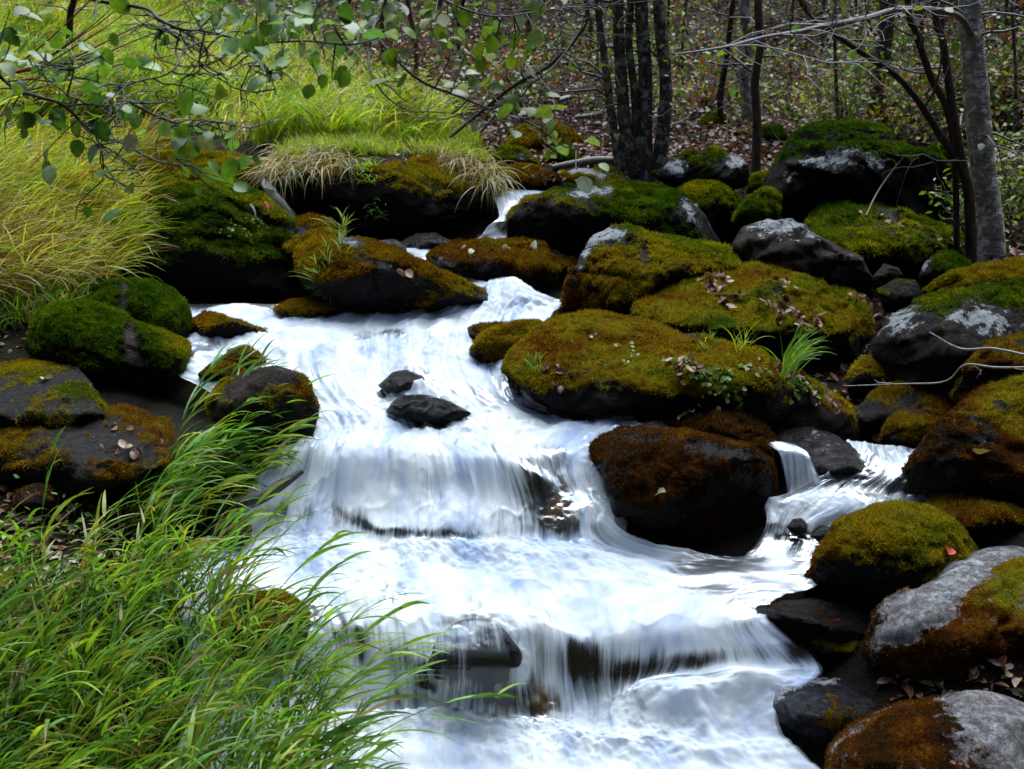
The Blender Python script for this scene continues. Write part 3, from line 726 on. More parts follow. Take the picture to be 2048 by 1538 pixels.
    if fuzz > 0:                                 # moss as thousands of tiny shoots on the mossy skin
        tri = Fc[(d[Fc[:, 0], 2] > -.35)]
        A = np.linalg.norm(np.cross(V[tri[:, 1]] - V[tri[:, 0]], V[tri[:, 2]] - V[tri[:, 0]]), axis=1)
        wgt = A * sstep(.30, .62, m[tri].mean(1)); area = wgt.sum() / 2
        n = int(min(26000, area * 42000 * fuzz))
        if n > 60:
            k = rng.choice(len(tri), n, p=wgt / wgt.sum()); b = rng.dirichlet((1, 1, 1), n)
            T_ = tri[k]; pos = (V[T_] * b[..., None]).sum(1); nr = (N[T_] * b[..., None]).sum(1)
            clump = fbm(pos * 9 + off, 3, 70)
            Lh = (.008 + .010 * rng.random(n)) * (1 + 1.1 * np.clip(clump, -.6, 1)) * (Y / 6) ** .6
            dr = nr + rng.normal(0, .55, (n, 3)); dr /= np.linalg.norm(dr, axis=1, keepdims=True)
            sd2 = np.cross(dr, rng.normal(0, 1, (n, 3))); sd2 /= np.linalg.norm(sd2, axis=1, keepdims=True)
            wd = .0024 * (Y / 6)
            pos = pos - nr * .002
            tv = np.stack([pos - sd2 * wd, pos + sd2 * wd, pos + dr * Lh[:, None]], 1).reshape(-1, 3)
            h2 = np.clip(hu[T_].mean(1) + rng.normal(0, .09, n) + .15 * clump, 0, 1)
            cc = np.stack([np.interp(h2, HUEX, HUEC[:, i]) for i in range(3)], -1) * (rng.normal(1.1, .3, n) * (1 + .9 * clump)).clip(.25, 2.4)[:, None]
            obj("moss", tv, np.arange(3 * n).reshape(-1, 3), M_FUZZ, o, smooth=False, col=np.repeat(cc, 3, 0))
    return o

# --- right bank, from the far end to the camera
rock("huge", "huge dark boulder with bright moss cap and pale lichen face behind the other boulders", [(1500,420),(1540,350),(1572,300),(1603,264),(1660,255),(1730,253),(1775,265),(1786,295),(1830,306),(1880,318),(1915,345),(1935,385),(1950,440),(1920,500),(1700,520),(1500,490)], 8.7, D=.55, v0=.62, kt=2.4, kb=.25, p=.6, q=.55, moss=.12, hue=.12, lich=-.05, tint=DARK, wet=.2, sub=7, slope=.95, patch=[(1690,320,70,45,0,-.4,.85),(1580,345,40,40,0,-.2,.5),(1760,330,30,40,0,-.2,.6),(1850,360,50,20,15,-.1,.2)])
rock("flank", "low green mossy rock at the left foot of the huge boulder", [(1470,440),(1498,402),(1535,378),(1560,395),(1560,460),(1490,465)], 8.3, moss=.55, hue=.15, tint=DARK)
rock("backleft", "dark boulder with pale lichen patches and green top beside the thin brown tree", [(1308,352),(1340,320),(1368,307),(1420,303),(1470,308),(1502,326),(1506,370),(1440,390),(1350,385)], 9.0, v0=.4, kt=1.4, moss=.30, hue=.2, lich=.15, tint=DARK, patch=[(1352,340,26,26,0,-.7,1.0),(1470,325,24,18,0,-.5,.8)])
rock("backmid", "round green mossy boulder with a few leaves below the thin brown tree", [(1345,385),(1395,370),(1440,370),(1470,395),(1490,422),(1484,470),(1420,480),(1370,440)], 8.6, v0=.2, moss=.6, hue=.2, tint=DARK)
rock("leafslab", "broad mossy slab strewn with brown leaves below the huge boulder", [(1612,462),(1632,415),(1680,402),(1760,412),(1830,432),(1900,465),(1945,500),(1950,560),(1800,575),(1700,560),(1630,520)], 7.75, D=.4, v0=-.2, kt=1.9, moss=.5, hue=.2, lich=-.1, tint=BROWN, sub=7, patch=[(1820,450,110,22,22,-.35,.0)])
rock("angular", "bare angular grey boulder with brown face in the middle of the right bank", [(1468,492),(1495,456),(1535,435),(1582,442),(1622,470),(1680,495),(1725,515),(1747,560),(1750,640),(1620,640),(1490,570),(1474,515)], 7.3, D=.4, v0=.45, kt=1.6, moss=-.35, hue=.8, lich=.05, tint=TAN, wet=.25, sub=6, fuzz=.3, facets=10, rough=2.0, p=.55, q=.5, patch=[(1540,452,90,26,10,-.2,.8),(1700,500,60,12,28,.4,.1)])
rock("pebblegrey", "small grey stone wedged in the dark gap left of the right tree", [(1746,552),(1768,527),(1796,535),(1810,556),(1785,575),(1752,570)], 6.9, moss=.0, lich=.15, sub=5, tint=GREY)
rock("pebblemoss", "small dark mossy stone under the grey one in the gap", [(1752,580),(1790,562),(1830,560),(1850,580),(1840,620),(1770,625)], 6.7, moss=.4, hue=.3, tint=DARK, sub=5)
rock("ovoid", "egg shaped green rock with pale left edge at the foot of the right tree", [(1832,562),(1850,524),(1880,507),(1912,509),(1938,525),(1945,580),(1860,590)], 6.7, moss=.55, hue=.12, lich=.0, patch=[(1850,530,18,30,30,-.8,.7)])
rock("lowright", "long low brown mossy rock behind the grey lichen boulder at the right edge", [(1843,585),(1900,550),(1960,535),(2060,524),(2130,530),(2140,620),(1860,640)], 6.5, moss=.5, hue=.62, tint=BROWN, v0=.2, patch=[(1985,540,30,8,5,-.4,.3)])
rock("lichenright", "big grey lichen boulder with green moss streaks at the right edge", [(1742,695),(1775,637),(1830,600),(1880,580),(1960,570),(2060,563),(2130,590),(2150,720),(2060,800),(1900,810),(1760,780)], 6.05, D=.45, v0=.05, kt=1.5, kb=.1, moss=.08, hue=.25, lich=.18, tint=GREY, wet=.2, sub=7, slope=.5, patch=[(1800,640,45,35,-35,-.3,.55),(1960,640,95,34,12,-.5,.8),(1880,600,60,28,30,.45,-.3),(2040,600,40,40,0,.4,-.2)])
rock("standing", "upright boulder with grey cap and mossy shoulder left of the big leafy slab", [(1122,640),(1140,570),(1165,502),(1186,470),(1220,457),(1258,462),(1292,476),(1350,483),(1420,490),(1462,505),(1482,535),(1480,620),(1300,690),(1180,680)], 7.1, D=.42, v0=.35, kt=1.2, moss=.58, hue=.44, lich=-.12, tint=DARK, sub=7, patch=[(1222,468,48,20,0,-1.1,.95),(1168,515,16,50,20,-.8,.7),(1292,520,14,40,0,-.5,.1),(1410,500,70,26,8,.4,-.2)], huep=[(1150,590,35,70,.4),(1410,505,90,30,-.12)])
rock("behindlip", "long boulder with black shaded front and green end right of the upper waterfall", [(1012,440),(1055,402),(1120,385),(1200,370),(1262,362),(1312,362),(1352,374),(1388,406),(1420,450),(1445,495),(1450,550),(1300,560),(1150,540),(1020,505)], 8.15, D=.45, v0=.45, kt=1.6, kb=.15, moss=.22, hue=.25, lich=.0, tint=DARK, sub=7, slope=.6, patch=[(1300,420,110,60,30,.30,-.1),(1180,385,80,14,-8,-.7,.8),(1385,430,24,60,-40,-.7,.7)], huep=[(1080,410,60,30,.4),(1320,430,120,80,-.2)])
rock("flatorange", "flat rust coloured rock with pale wet end between the upper falls", [(858,518),(900,496),(960,488),(1050,487),(1110,488),(1152,503),(1172,535),(1168,600),(1060,600),(960,575),(880,540)], 7.75, D=.34, v0=.15, kt=2.4, kb=.2, moss=.5, hue=.76, lich=-.2, tint=GREY, wet=.7, sub=6, slope=.5, patch=[(1125,505,40,14,10,-1.1,.7)])
rock("leafslabbig", "largest flat mossy slab covered with fallen leaves in the middle of the right bank", [(1258,600),(1285,556),(1330,538),(1400,528),(1480,530),(1560,545),(1640,560),(1720,580),(1765,603),(1766,640),(1750,690),(1735,770),(1500,790),(1350,730),(1280,670)], 6.6, D=.42, v0=-.02, kt=2.4, kb=1.0, moss=.70, hue=.44, p=.6, q=.6, lich=-.2, tint=DARK, sub=7, slope=.6, facets=2, huep=[(1320,600,60,60,.3),(1500,560,60,20,.25),(1440,650,60,20,-.3),(1600,600,150,60,-.06),(1690,660,60,30,.25)], patch=[(1610,725,210,44,3,-1.6,0),(1400,700,110,30,14,-1.2,0)])
rock("longmossy", "long humped golden mossy boulder with trailing plants beside the rapids", [(1008,742),(1030,700),(1070,665),(1120,640),(1180,630),(1250,640),(1330,660),(1420,690),(1520,720),(1600,755),(1660,793),(1702,825),(1724,870),(1722,915),(1600,910),(1500,875),(1350,850),(1200,840),(1120,835),(1080,810),(1035,765)], 5.95, D=.40, v0=.12, kt=1.4, kb=.15, moss=.66, hue=.60, lich=-.25, tint=BROWN, sub=7, slope=.55, facets=1, rough=.8, huep=[(1170,650,120,30,-.10),(1085,705,75,60,.34),(1450,770,200,60,-.25),(1560,740,100,30,-.05)], patch=[(1370,672,60,8,22,-.8,.5),(1380,835,260,30,4,-1.3,0),(1660,870,60,40,30,-.9,0)])
rock("lobe", "rounded golden mossy lobe in front of the long humped boulder", [(941,702),(975,667),(1030,648),(1080,645),(1110,700),(1080,745),(1010,742),(958,730)], 6.3, moss=.66, hue=.52, tint=BROWN, v0=.1, rough=.6, facets=1)
rock("lobedark", "low dark wet rock upstream of the golden mossy lobe", [(912,684),(945,655),(1000,647),(1045,650),(1020,700),(940,700)], 6.55, moss=.3, hue=.85, tint=DARK, wet=.6, sub=5)
rock("brownbig", "large dark brown boulder with flat front standing right of the middle cascade", [(1180,890),(1225,864),(1290,855),(1370,868),(1440,880),(1500,895),(1535,920),(1547,970),(1543,1050),(1535,1125),(1420,1130),(1330,1120),(1262,1075),(1225,1010),(1205,945)], 5.25, D=.32, v0=.55, kt=1.7, kb=.05, moss=.46, hue=1.1, lich=-.05, tint=DARK, wet=.5, sub=7, slope=.2, facets=4, p=.5, q=.5, patch=[(1400,895,130,12,8,-.55,.3),(1260,1060,40,60,-40,-.4,.1)])
rock("brownback", "dark brown boulder with white leaves on top behind the large dark brown one", [(1325,850),(1370,820),(1430,808),(1482,822),(1522,850),(1562,882),(1578,930),(1582,1010),(1545,1010),(1480,920),(1390,880)], 5.55, D=.3, v0=.4, kt=1.2, moss=.45, hue=.9, tint=BROWN, wet=.4, sub=6, patch=[(1420,825,40,12,0,-.4,.2)])
rock("wetslab", "dark wet slab with a thin sheet of water right of the little side waterfall", [(1522,858),(1570,847),(1622,852),(1662,865),(1702,895),(1737,930),(1752,962),(1690,985),(1640,980),(1600,950),(1562,910)], 5.45, D=.2, v0=-.3, kt=1.6, moss=-.25, hue=.9, lich=.05, tint=(.018, .017, .017), wet=1.0, sub=6, fuzz=0, facets=2, patch=[(1665,900,60,18,38,-.2,.6)])
rock("brownmid", "brown rock with wet pale crown below the bare grey twigs on the right", [(1750,915),(1775,850),(1810,815),(1860,798),(1912,797),(1940,815),(1950,880),(1905,930),(1800,935)], 5.7, D=.25, v0=.3, kt=1.4, moss=.42, hue=.86, tint=TAN, wet=.6, sub=6, patch=[(1830,825,45,16,15,-.7,.1)])
rock("gapdark", "dark mossy rock deep in the black gap behind the bare grey twigs", [(1690,760),(1725,718),(1765,718),(1790,755),(1780,800),(1700,800)], 6.1, moss=.35, hue=.4, tint=DARK, sub=5)
rock("gapflat", "black wet stone under the bare twigs in the gap on the right", [(1700,820),(1760,775),(1840,762),(1900,790),(1890,860),(1720,900)], 5.85, moss=.2, hue=.7, tint=DARK, wet=.5, sub=5)
rock("twigrock", "rounded brown rock at the right edge behind the bare grey twigs", [(1905,800),(1930,740),(1980,690),(2060,668),(2130,690),(2150,820),(1940,840)], 5.6, moss=.4, hue=.7, tint=BROWN, v0=.3)
rock("redbig", "big sloping rust red mossy boulder with lichen spots at the right edge", [(1808,955),(1850,895),(1900,840),(1950,790),(2000,760),(2060,737),(2140,750),(2200,900),(2170,1040),(2040,1050),(1930,1010),(1850,985)], 5.1, D=.34, v0=-.5, kt=1.1, kb=.0, moss=.72, hue=.90, lich=.0, tint=GREY, wet=.3, sub=7, slope=.35, facets=2, huep=[(2010,810,60,40,-.4),(1900,920,80,50,.0)], patch=[(1960,820,25,60,40,-.4,.3),(2010,815,25,18,0,-.3,.5),(1965,880,22,14,0,-.3,.45)])
rock("brownlow", "low brown mossy rock between the rust red boulder and the dome shaped one", [(1845,1020),(1880,993),(1932,987),(1985,995),(2060,1028),(2150,1060),(2130,1120),(1960,1115),(1880,1075)], 4.95, D=.25, v0=.3, moss=.55, hue=.84, tint=DARK, sub=6)
rock("dome", "dome shaped green and rust mossy boulder on the right bank beside the calm pool", [(1608,1175),(1640,1110),(1690,1052),(1740,1022),(1800,1013),(1860,1020),(1902,1050),(1955,1108),(1960,1170),(1900,1230),(1780,1245),(1690,1235),(1615,1205)], 4.72, D=.30, v0=.25, kt=1.0, kb=.0, moss=.56, hue=.42, lich=-.25, tint=DARK, sub=7, slope=.5, facets=2, huep=[(1650,1110,45,80,.4),(1850,1070,80,50,-.18),(1640,1170,50,50,.4)], patch=[(1760,1190,140,34,0,-.35,0)])
rock("darkledge", "black wet ledge below the dome shaped mossy boulder", [(1510,1216),(1560,1202),(1622,1196),(1690,1208),(1760,1240),(1770,1310),(1640,1300),(1560,1275)], 4.5, D=.2, v0=.6, kt=1.4, kb=.2, moss=-.05, hue=.95, tint=DARK, wet=.8, sub=6, fuzz=.4)
rock("darkmossy", "small dark mossy rock wedged between black ledge and grey topped boulder", [(1622,1290),(1660,1255),(1705,1262),(1760,1280),(1770,1350),(1680,1345)], 4.4, moss=.4, hue=.5, tint=DARK, wet=.4, sub=5)
rock("veiled", "small wet rock under a thin veil of water at the right of the lower fall", [(1572,1330),(1585,1295),(1610,1284),(1632,1295),(1648,1345),(1620,1375),(1580,1372)], 4.38, D=.08, moss=-.4, tint=DARK, wet=1.0, sub=5, fuzz=0)
rock("greytop", "big boulder with pale grey sloping face and rust moss near the lower right edge", [(1733,1300),(1760,1225),(1810,1180),(1880,1132),(1950,1105),(2010,1086),(2080,1078),(2170,1150),(2190,1380),(2050,1460),(1850,1420),(1750,1370)], 4.35, D=.32, v0=.02, kt=1.3, kb=.25, moss=.62, hue=.90, lich=-.1, tint=PALE, wet=.35, sub=7, slope=.0, facets=3, patch=[(1850,1200,120,34,-40,-1.5,.4),(1985,1108,85,22,-18,-1.5,.45),(1905,1165,70,30,-42,-1.1,.35),(1880,1240,20,14,0,-1.2,.3),(1815,1275,18,12,0,-1.2,.3),(2000,1330,190,80,0,.3,-.6)], huep=[(2030,1180,60,60,-.6)])
rock("wetlow", "wet dark rock with pale painted sheen on top lapped by the lower fall on the right", [(1500,1418),(1540,1376),(1610,1355),(1690,1350),(1770,1360),(1830,1378),(1868,1396),(1880,1470),(1760,1520),(1650,1512),(1560,1465),(1504,1434)], 4.18, D=.24, v0=.15, kt=1.3, kb=.2, moss=.25, hue=.94, lich=-.1, tint=(.015,.017,.024), wet=1.0, sub=7, slope=-.2, fuzz=.7, patch=[(1640,1362,120,16,-8,-.8,.75),(1535,1402,45,26,-25,-.6,.8),(1780,1375,70,14,15,-.6,-.2)])  # pale patches on the lichen channel paint the wet sheen into the colour
rock("brownfront", "front right boulder half brown moss and half pale grey stone", [(1652,1580),(1668,1495),(1710,1457),(1780,1420),(1860,1400),(1905,1386),(1960,1383),(2012,1391),(2070,1415),(2160,1560),(2160,1750),(1900,1800),(1660,1720)], 3.75, D=.3, v0=.15, kt=1.0, kb=.1, moss=.55, hue=.90, lich=-.1, tint=PALE, wet=.3, sub=7, slope=.1, facets=1, rough=.7, patch=[(2000,1440,130,60,30,-.9,.35),(2060,1520,90,60,0,-.7,.3)])
rock("poolstone", "round black wet stone in the side pool right of the dark brown boulder", [(1572,1054),(1585,1038),(1604,1035),(1616,1048),(1614,1066),(1590,1072)], 5.02, moss=-.5, tint=DARK, wet=1.0, sub=5, fuzz=0, name="stone", rough=.5)
rock("poolstoneb", "oval black wet stone just right of the round one in the side pool", [(1622,1072),(1640,1054),(1668,1053),(1684,1070),(1675,1086),(1640,1088)], 4.97, moss=-.5, tint=DARK, wet=1.0, sub=5, fuzz=0, name="stone", rough=.5)
# --- the head of the stream
rock("overhang", "wide black fronted boulder topped with grass and leaves above the upper falls", [(528,345),(560,322),(600,306),(650,302),(750,300),(850,300),(930,306),(980,330),(1002,372),(1006,420),(985,470),(965,505),(800,515),(690,500),(610,450),(560,400)], 8.7, D=.55, v0=.55, kt=3.4, kb=.45, moss=.2, hue=.66, lich=.0, tint=BROWN, wet=.2, sub=7, slope=.5, facets=4, p=.5, q=.5, patch=[(760,318,120,12,0,-.3,.2),(620,320,60,20,0,.3,0),(900,320,60,24,0,.3,0)])
rock("leafrock", "low brown rock littered with red leaves above the upper waterfall", [(1000,352),(1030,331),(1080,345),(1130,362),(1180,375),(1170,400),(1100,402),(1010,398)], 9.0, v0=.0, kt=1.8, moss=.45, hue=.78, tint=BROWN, sub=5)
rock("palerock", "pale topped flat rock left of the tree clump", [(1100,355),(1150,338),(1202,337),(1252,352),(1275,372),(1180,390),(1118,378)], 9.2, v0=.1, kt=1.8, moss=.2, hue=.55, lich=.35, tint=PALE, sub=5, patch=[(1170,345,60,10,8,-.5,.4)])
rock("lichenback", "small grey streaked rock behind the grassy boulder right end", [(984,318),(1005,294),(1050,305),(1075,332),(1050,345),(992,340)], 9.6, v0=.0, kt=1.5, moss=.2, lich=.35, tint=GREY, sub=5)
rock("yellowmoss", "yellow mossy hump below the leaning dead branch", [(1014,295),(1050,256),(1100,248),(1142,262),(1165,292),(1160,340),(1100,345),(1030,330)], 10.2, v0=.2, moss=.65, hue=.48, tint=BROWN, sub=6)
rock("greenback", "small green mossy rock under the hanging leaves", [(1085,330),(1105,295),(1135,290),(1160,320),(1155,345),(1100,348)], 9.7, moss=.5, hue=.2, tint=DARK, sub=5)
rock("hillmoss", "low green mossy hump on the leafy slope behind the thin brown tree", [(1515,275),(1530,255),(1560,255),(1572,275),(1560,292),(1525,292)], 10.6, moss=.7, hue=.2, tint=DARK, sub=5)
rock("hillmossb", "low green mossy hump on the leafy slope right of the tree clump", [(1400,250),(1420,226),(1450,232),(1462,255),(1440,270),(1405,268)], 11.2, moss=.6, hue=.2, tint=DARK, sub=5)
rock("hillmossc", "flat green mossy stone between the huge boulder and the right tree", [(1850,310),(1870,290),(1910,292),(1930,312),(1915,330),(1860,328)], 9.8, moss=.7, hue=.15, tint=DARK, sub=5)
rock("backgreen", "green mossy stone with red leaves left of the huge boulder", [(1495,385),(1510,352),(1545,345),(1560,370),(1545,400),(1505,400)], 8.9, moss=.6, hue=.15, tint=DARK, sub=5)
rock("leftbig", "big green mossy boulder with black base below the straw grass", [(255,440),(325,362),(400,351),(450,361),(512,390),(562,430),(585,455),(620,540),(630,640),(300,650),(250,540)], 7.9, D=.55, v0=.6, kt=1.6, kb=.3, moss=.38, hue=.22, lich=-.2, tint=DARK, wet=.3, sub=7, slope=.7, facets=3, huep=[(420,360,80,20,.35),(540,420,60,40,.35)])
rock("orangeround", "round rust mossy rock between the left veil of water and the slanted rock", [(545,520),(558,465),(598,438),(640,438),(662,460),(672,500),(650,560),(560,580)], 7.75, D=.25, v0=.3, kt=1.2, moss=.55, hue=.76, tint=DARK, sub=6)
rock("darklong", "long low rust and black rock behind the big green boulder", [(235,335),(300,303),(380,306),(450,312),(508,326),(528,358),(515,410),(400,400),(250,375)], 8.9, D=.35, v0=.35, kt=1.6, moss=.45, hue=.66, tint=DARK, sub=6)
rock("orangepoint", "pointed rust mossy rock at the foot of the left meadow", [(238,300),(262,262),(290,247),(330,270),(352,300),(345,330),(245,330)], 9.6, moss=.6, hue=.72, tint=BROWN, sub=6)
rock("slanted", "slanting rust mossy rock with grass tuft pointing into the upper pool", [(595,502),(630,476),(680,472),(740,487),(800,515),(870,548),(930,572),(985,597),(988,612),(940,622),(860,640),(800,655),(700,655),(640,620),(605,565)], 7.2, D=.34, v0=.42, kt=1.4, kb=.3, moss=.55, hue=.74, lich=-.1, tint=DARK, wet=.5, sub=7, slope=.5, facets=2, patch=[(810,548,70,10,20,-1.1,.8),(690,482,40,14,10,-.9,.8),(960,605,40,18,0,-.5,.0)])
rock("orangelow", "low rust mossy stone at the waterline below the slanting rock", [(550,620),(590,601),(632,597),(672,605),(700,625),(690,645),(560,645)], 7.15, D=.2, v0=.1, moss=.6, hue=.78, tint=BROWN, sub=6, rough=.6)
rock("chutestone", "black wet stone in the channel behind the slanting rock", [(725,497),(760,480),(790,478),(812,492),(815,515),(760,520)], 7.9, moss=-.2, tint=DARK, wet=1.0, sub=5, fuzz=0)
rock("chutestoneb", "black rounded stone under the grass topped boulder", [(800,490),(830,466),(870,465),(905,482),(910,505),(830,510)], 8.15, moss=.1, hue=.8, tint=DARK, wet=.8, sub=5)
# --- left bank
rock("leftround", "round green mossy rock with a bare brown strip at the left pool edge", [(162,612),(190,581),(240,567),(292,565),(342,585),(372,620),(384,662),(372,700),(300,715),(200,680)], 6.75, D=.3, v0=.3, kt=.9, kb=0, moss=.66, hue=.22, tint=BROWN, sub=7, slope=.4, facets=1, rough=.7, patch=[(248,600,12,50,5,-.8,.05)])
rock("leftlump", "green mossy boulder with a bare seam in front of the round one", [(58,700),(78,632),(110,612),(180,612),(232,630),(262,655),(320,668),(374,690),(374,745),(352,790),(290,800),(225,795),(145,765),(85,735)], 6.2, D=.3, v0=.25, kt=.8, kb=.1, moss=.58, hue=.15, tint=TAN, sub=7, slope=.45, facets=2, patch=[(262,690,16,50,-15,-1.0,.15)], huep=[(350,690,40,30,.45)])
rock("tail", "low dark tapering rock reaching into the pool", [(362,650),(395,623),(452,638),(512,660),(552,682),(584,690),(540,700),(470,694),(390,682)], 6.65, D=.14, v0=.3, moss=.25, hue=.85, tint=DARK, wet=.6, sub=6, rough=.4)
rock("poolwet", "small wet dark rock at the left of the pool", [(436,735),(455,700),(490,692),(516,705),(534,724),(505,750),(460,752)], 6.15, moss=.2, hue=.7, tint=DARK, wet=.9, sub=5)
rock("poolrust", "little rust mossy stone beside the small wet dark rock", [(396,752),(420,730),(450,724),(482,735),(490,760),(440,775)], 5.95, moss=.6, hue=.7, tint=DARK, sub=5)
rock("leftdome", "rounded boulder with rust right side where the rapids narrow on the left", [(420,800),(455,760),(500,737),(552,730),(592,742),(622,775),(637,822),(628,868),(595,915),(530,945),(440,905)], 5.6, D=.26, v0=.3, kt=.9, kb=0, moss=.5, hue=.48, lich=-.05, tint=TAN, wet=.3, sub=7, slope=.3, facets=1, rough=.6, patch=[(500,765,50,20,-25,-1.1,.4),(570,748,22,16,10,-.8,.5)], huep=[(595,790,40,60,.25),(520,840,60,50,-.2)])
rock("leftslab", "flat grey and olive slab at the left edge", [(-60,745),(40,727),(110,724),(152,732),(182,762),(205,805),(222,835),(150,870),(0,890),(-80,850)], 5.55, D=.35, v0=-.3, kt=1.9, moss=.28, hue=.55, lich=.12, tint=GREY, wet=.6, sub=7, slope=.1, facets=1, rough=.6)
rock("leftlow", "rust topped dark boulder strewn with wet leaves at the left edge", [(-80,880),(40,842),(60,826),(160,822),(262,822),(345,840),(340,930),(250,985),(160,1010),(0,1060),(-90,1040)], 5.2, D=.35, v0=.35, kt=1.9, kb=.1, moss=.40, hue=.68, lich=.0, tint=GREY, wet=.6, sub=7, slope=.4, patch=[(220,880,110,28,14,-.6,.25)], huep=[(90,840,40,20,-.35),(60,920,80,60,-.1)])
rock("leftsmall", "small round brown stone below the rust topped boulder at the left", [(15,1020),(35,985),(70,967),(104,972),(112,1005),(80,1040),(30,1045)], 4.85, moss=.2, hue=.75, tint=TAN, sub=5)
rock("leftdark", "dark rock half out of frame under the straw grass", [(-60,690),(-20,655),(30,650),(58,672),(52,720),(0,745),(-50,740)], 6.3, moss=.2, hue=.7, tint=DARK, sub=5)
rock("leftedge", "rust mossy stone at the left edge beside the foreground grass", [(-60,1080),(-20,1045),(25,1060),(48,1100),(40,1140),(-40,1150)], 4.7, moss=.5, hue=.85, tint=BROWN, sub=5)
# --- stones in the water
rock("wave", "black wet stone parting the water, upstream of the longer one", [(755,772),(785,745),(815,738),(846,752),(858,778),(830,795),(780,792)], 5.95, D=.12, moss=-.4, tint=DARK, wet=1.0, sub=6, fuzz=0, rough=1.1)
rock("waveb", "longer black wet stone in the middle of the rapids", [(772,822),(800,790),(842,787),(900,803),(940,823),(962,845),(900,860),(830,852)], 5.68, D=.14, moss=-.2, hue=.95, tint=DARK, wet=1.0, sub=6, fuzz=.2, rough=1.1)
rock("fallrock", "blue black wet rock face breaking the lower fall", [(850,1320),(880,1268),(915,1245),(965,1232),(1010,1258),(1042,1305),(1052,1390),(1030,1450),(880,1450),(845,1390)], 4.278, D=.13, v0=.5, kt=.5, kb=.02, p=.55, q=.5, facets=6, moss=-.4, hue=.7, lich=-.3, tint=(.006,.007,.013), wet=1.0, sub=6, slope=0, fuzz=0, rough=.9)
rock("fallhump", "speckled wet rock hump just breaking the white water above the lower fall", [(650,1195),(690,1155),(740,1142),(785,1160),(840,1205),(880,1245),(820,1270),(720,1262)], 4.57, D=.13, v0=-.3, kt=1.6, moss=-.1, hue=.7, lich=-.1, tint=(.02,.02,.022), wet=1.0, sub=6, slope=0, fuzz=.3, rough=1.0)
rock("grassrock", "dark mossy rock hidden among the grass at the water edge", [(430,1240),(480,1190),(560,1185),(610,1215),(640,1280),(630,1370),(500,1390),(430,1330)], 4.4, D=.15, moss=.3, hue=.72, tint=DARK, wet=.5, sub=6)
rock("grassstone", "small black stone in white water beside the sunken log", [(418,1070),(440,1035),(475,1030),(505,1055),(500,1085),(440,1090)], 4.98, moss=.1, hue=.7, tint=DARK, wet=.9, sub=5)
rock("yellowstone", "ochre stone seen through the lower fall", [(1050,1470),(1055,1390),(1080,1350),(1110,1360),(1130,1420),(1125,1490),(1080,1500)], 4.29, D=.1, moss=-.5, tint=(.45,.32,.06), wet=.2, sub=5, fuzz=0, facets=0, rough=.5)
rock("yellowstoneb", "ochre brown stone seen through the glassy middle cascade", [(1085,1085),(1090,1020),(1110,985),(1140,1000),(1150,1060),(1140,1105),(1100,1110)], 5.17, D=.1, moss=-.5, tint=(.30,.18,.03), wet=.2, sub=5, fuzz=0, facets=0, rough=.5)

rock("bankstone", "flat grey brown stone in the leaf litter above the foreground grass", [(120,1075),(150,1045),(200,1040),(235,1065),(225,1095),(150,1105)], 4.85, moss=.15, hue=.7, lich=.2, tint=TAN, sub=5)
rock("bankstoneb", "small pale stone in the leaf litter at the left edge", [(-10,1075),(10,1050),(45,1048),(62,1070),(40,1092),(0,1095)], 4.82, moss=.0, lich=.5, tint=GREY, sub=5)
# broken collars of foam where the current meets the stones
rk = np.concatenate([r["V"][::4] for r in ROCKS.values() if abs(r["V"][:, 0]).min() < 3.5])
kr_ = kdtree.KDTree(len(rk))
for i, q in enumerate(rk): kr_.insert(q, i)
kr_.balance()
for o in [o for o in COL.objects if o.name.startswith("stream_water")]:
    me = o.data; n = len(me.vertices); co = np.empty(n * 3, np.float32); me.vertices.foreach_get("co", co); co = co.reshape(-1, 3)
    lw = np.array(o["_loc"]); W = co + lw
    dist = np.array([kr_.find(q)[2] for q in W]); near = np.exp(-(dist / .035) ** 2)
    c4 = np.empty(n * 4, np.float32); me.color_attributes["col"].data.foreach_get("color", c4); c4 = c4.reshape(-1, 4)
    lump = fbm(W * 9, 3, 123)
    c4[:, 0] += near * (lump * 1.8 + .12)
    co[:, 2] += near * (np.clip(lump, -.2, 1) * .03 + fbm(W * 34, 2, 124) * .012)
    me.vertices.foreach_set("co", co.ravel().astype(np.float32)); me.color_attributes["col"].data.foreach_set("color", c4.ravel().astype(np.float32)); me.update()
# ------------------------------------------------------------------ grass and other plants
GREEN = [(.125, .28, .035), (.105, .24, .052), (.20, .35, .038), (.30, .38, .045)]
YELL = [(.27, .36, .030), (.36, .40, .05), (.18, .29, .025), (.38, .33, .06)]
STRAW = [(.42, .36, .17), (.34, .25, .10), (.28, .15, .05), (.48, .44, .28)]
RUST = [(.16, .07, .02), (.25, .14, .035)]
def az_right(n, spread=.7, mid=-.25): return rng.normal(mid, spread, n)

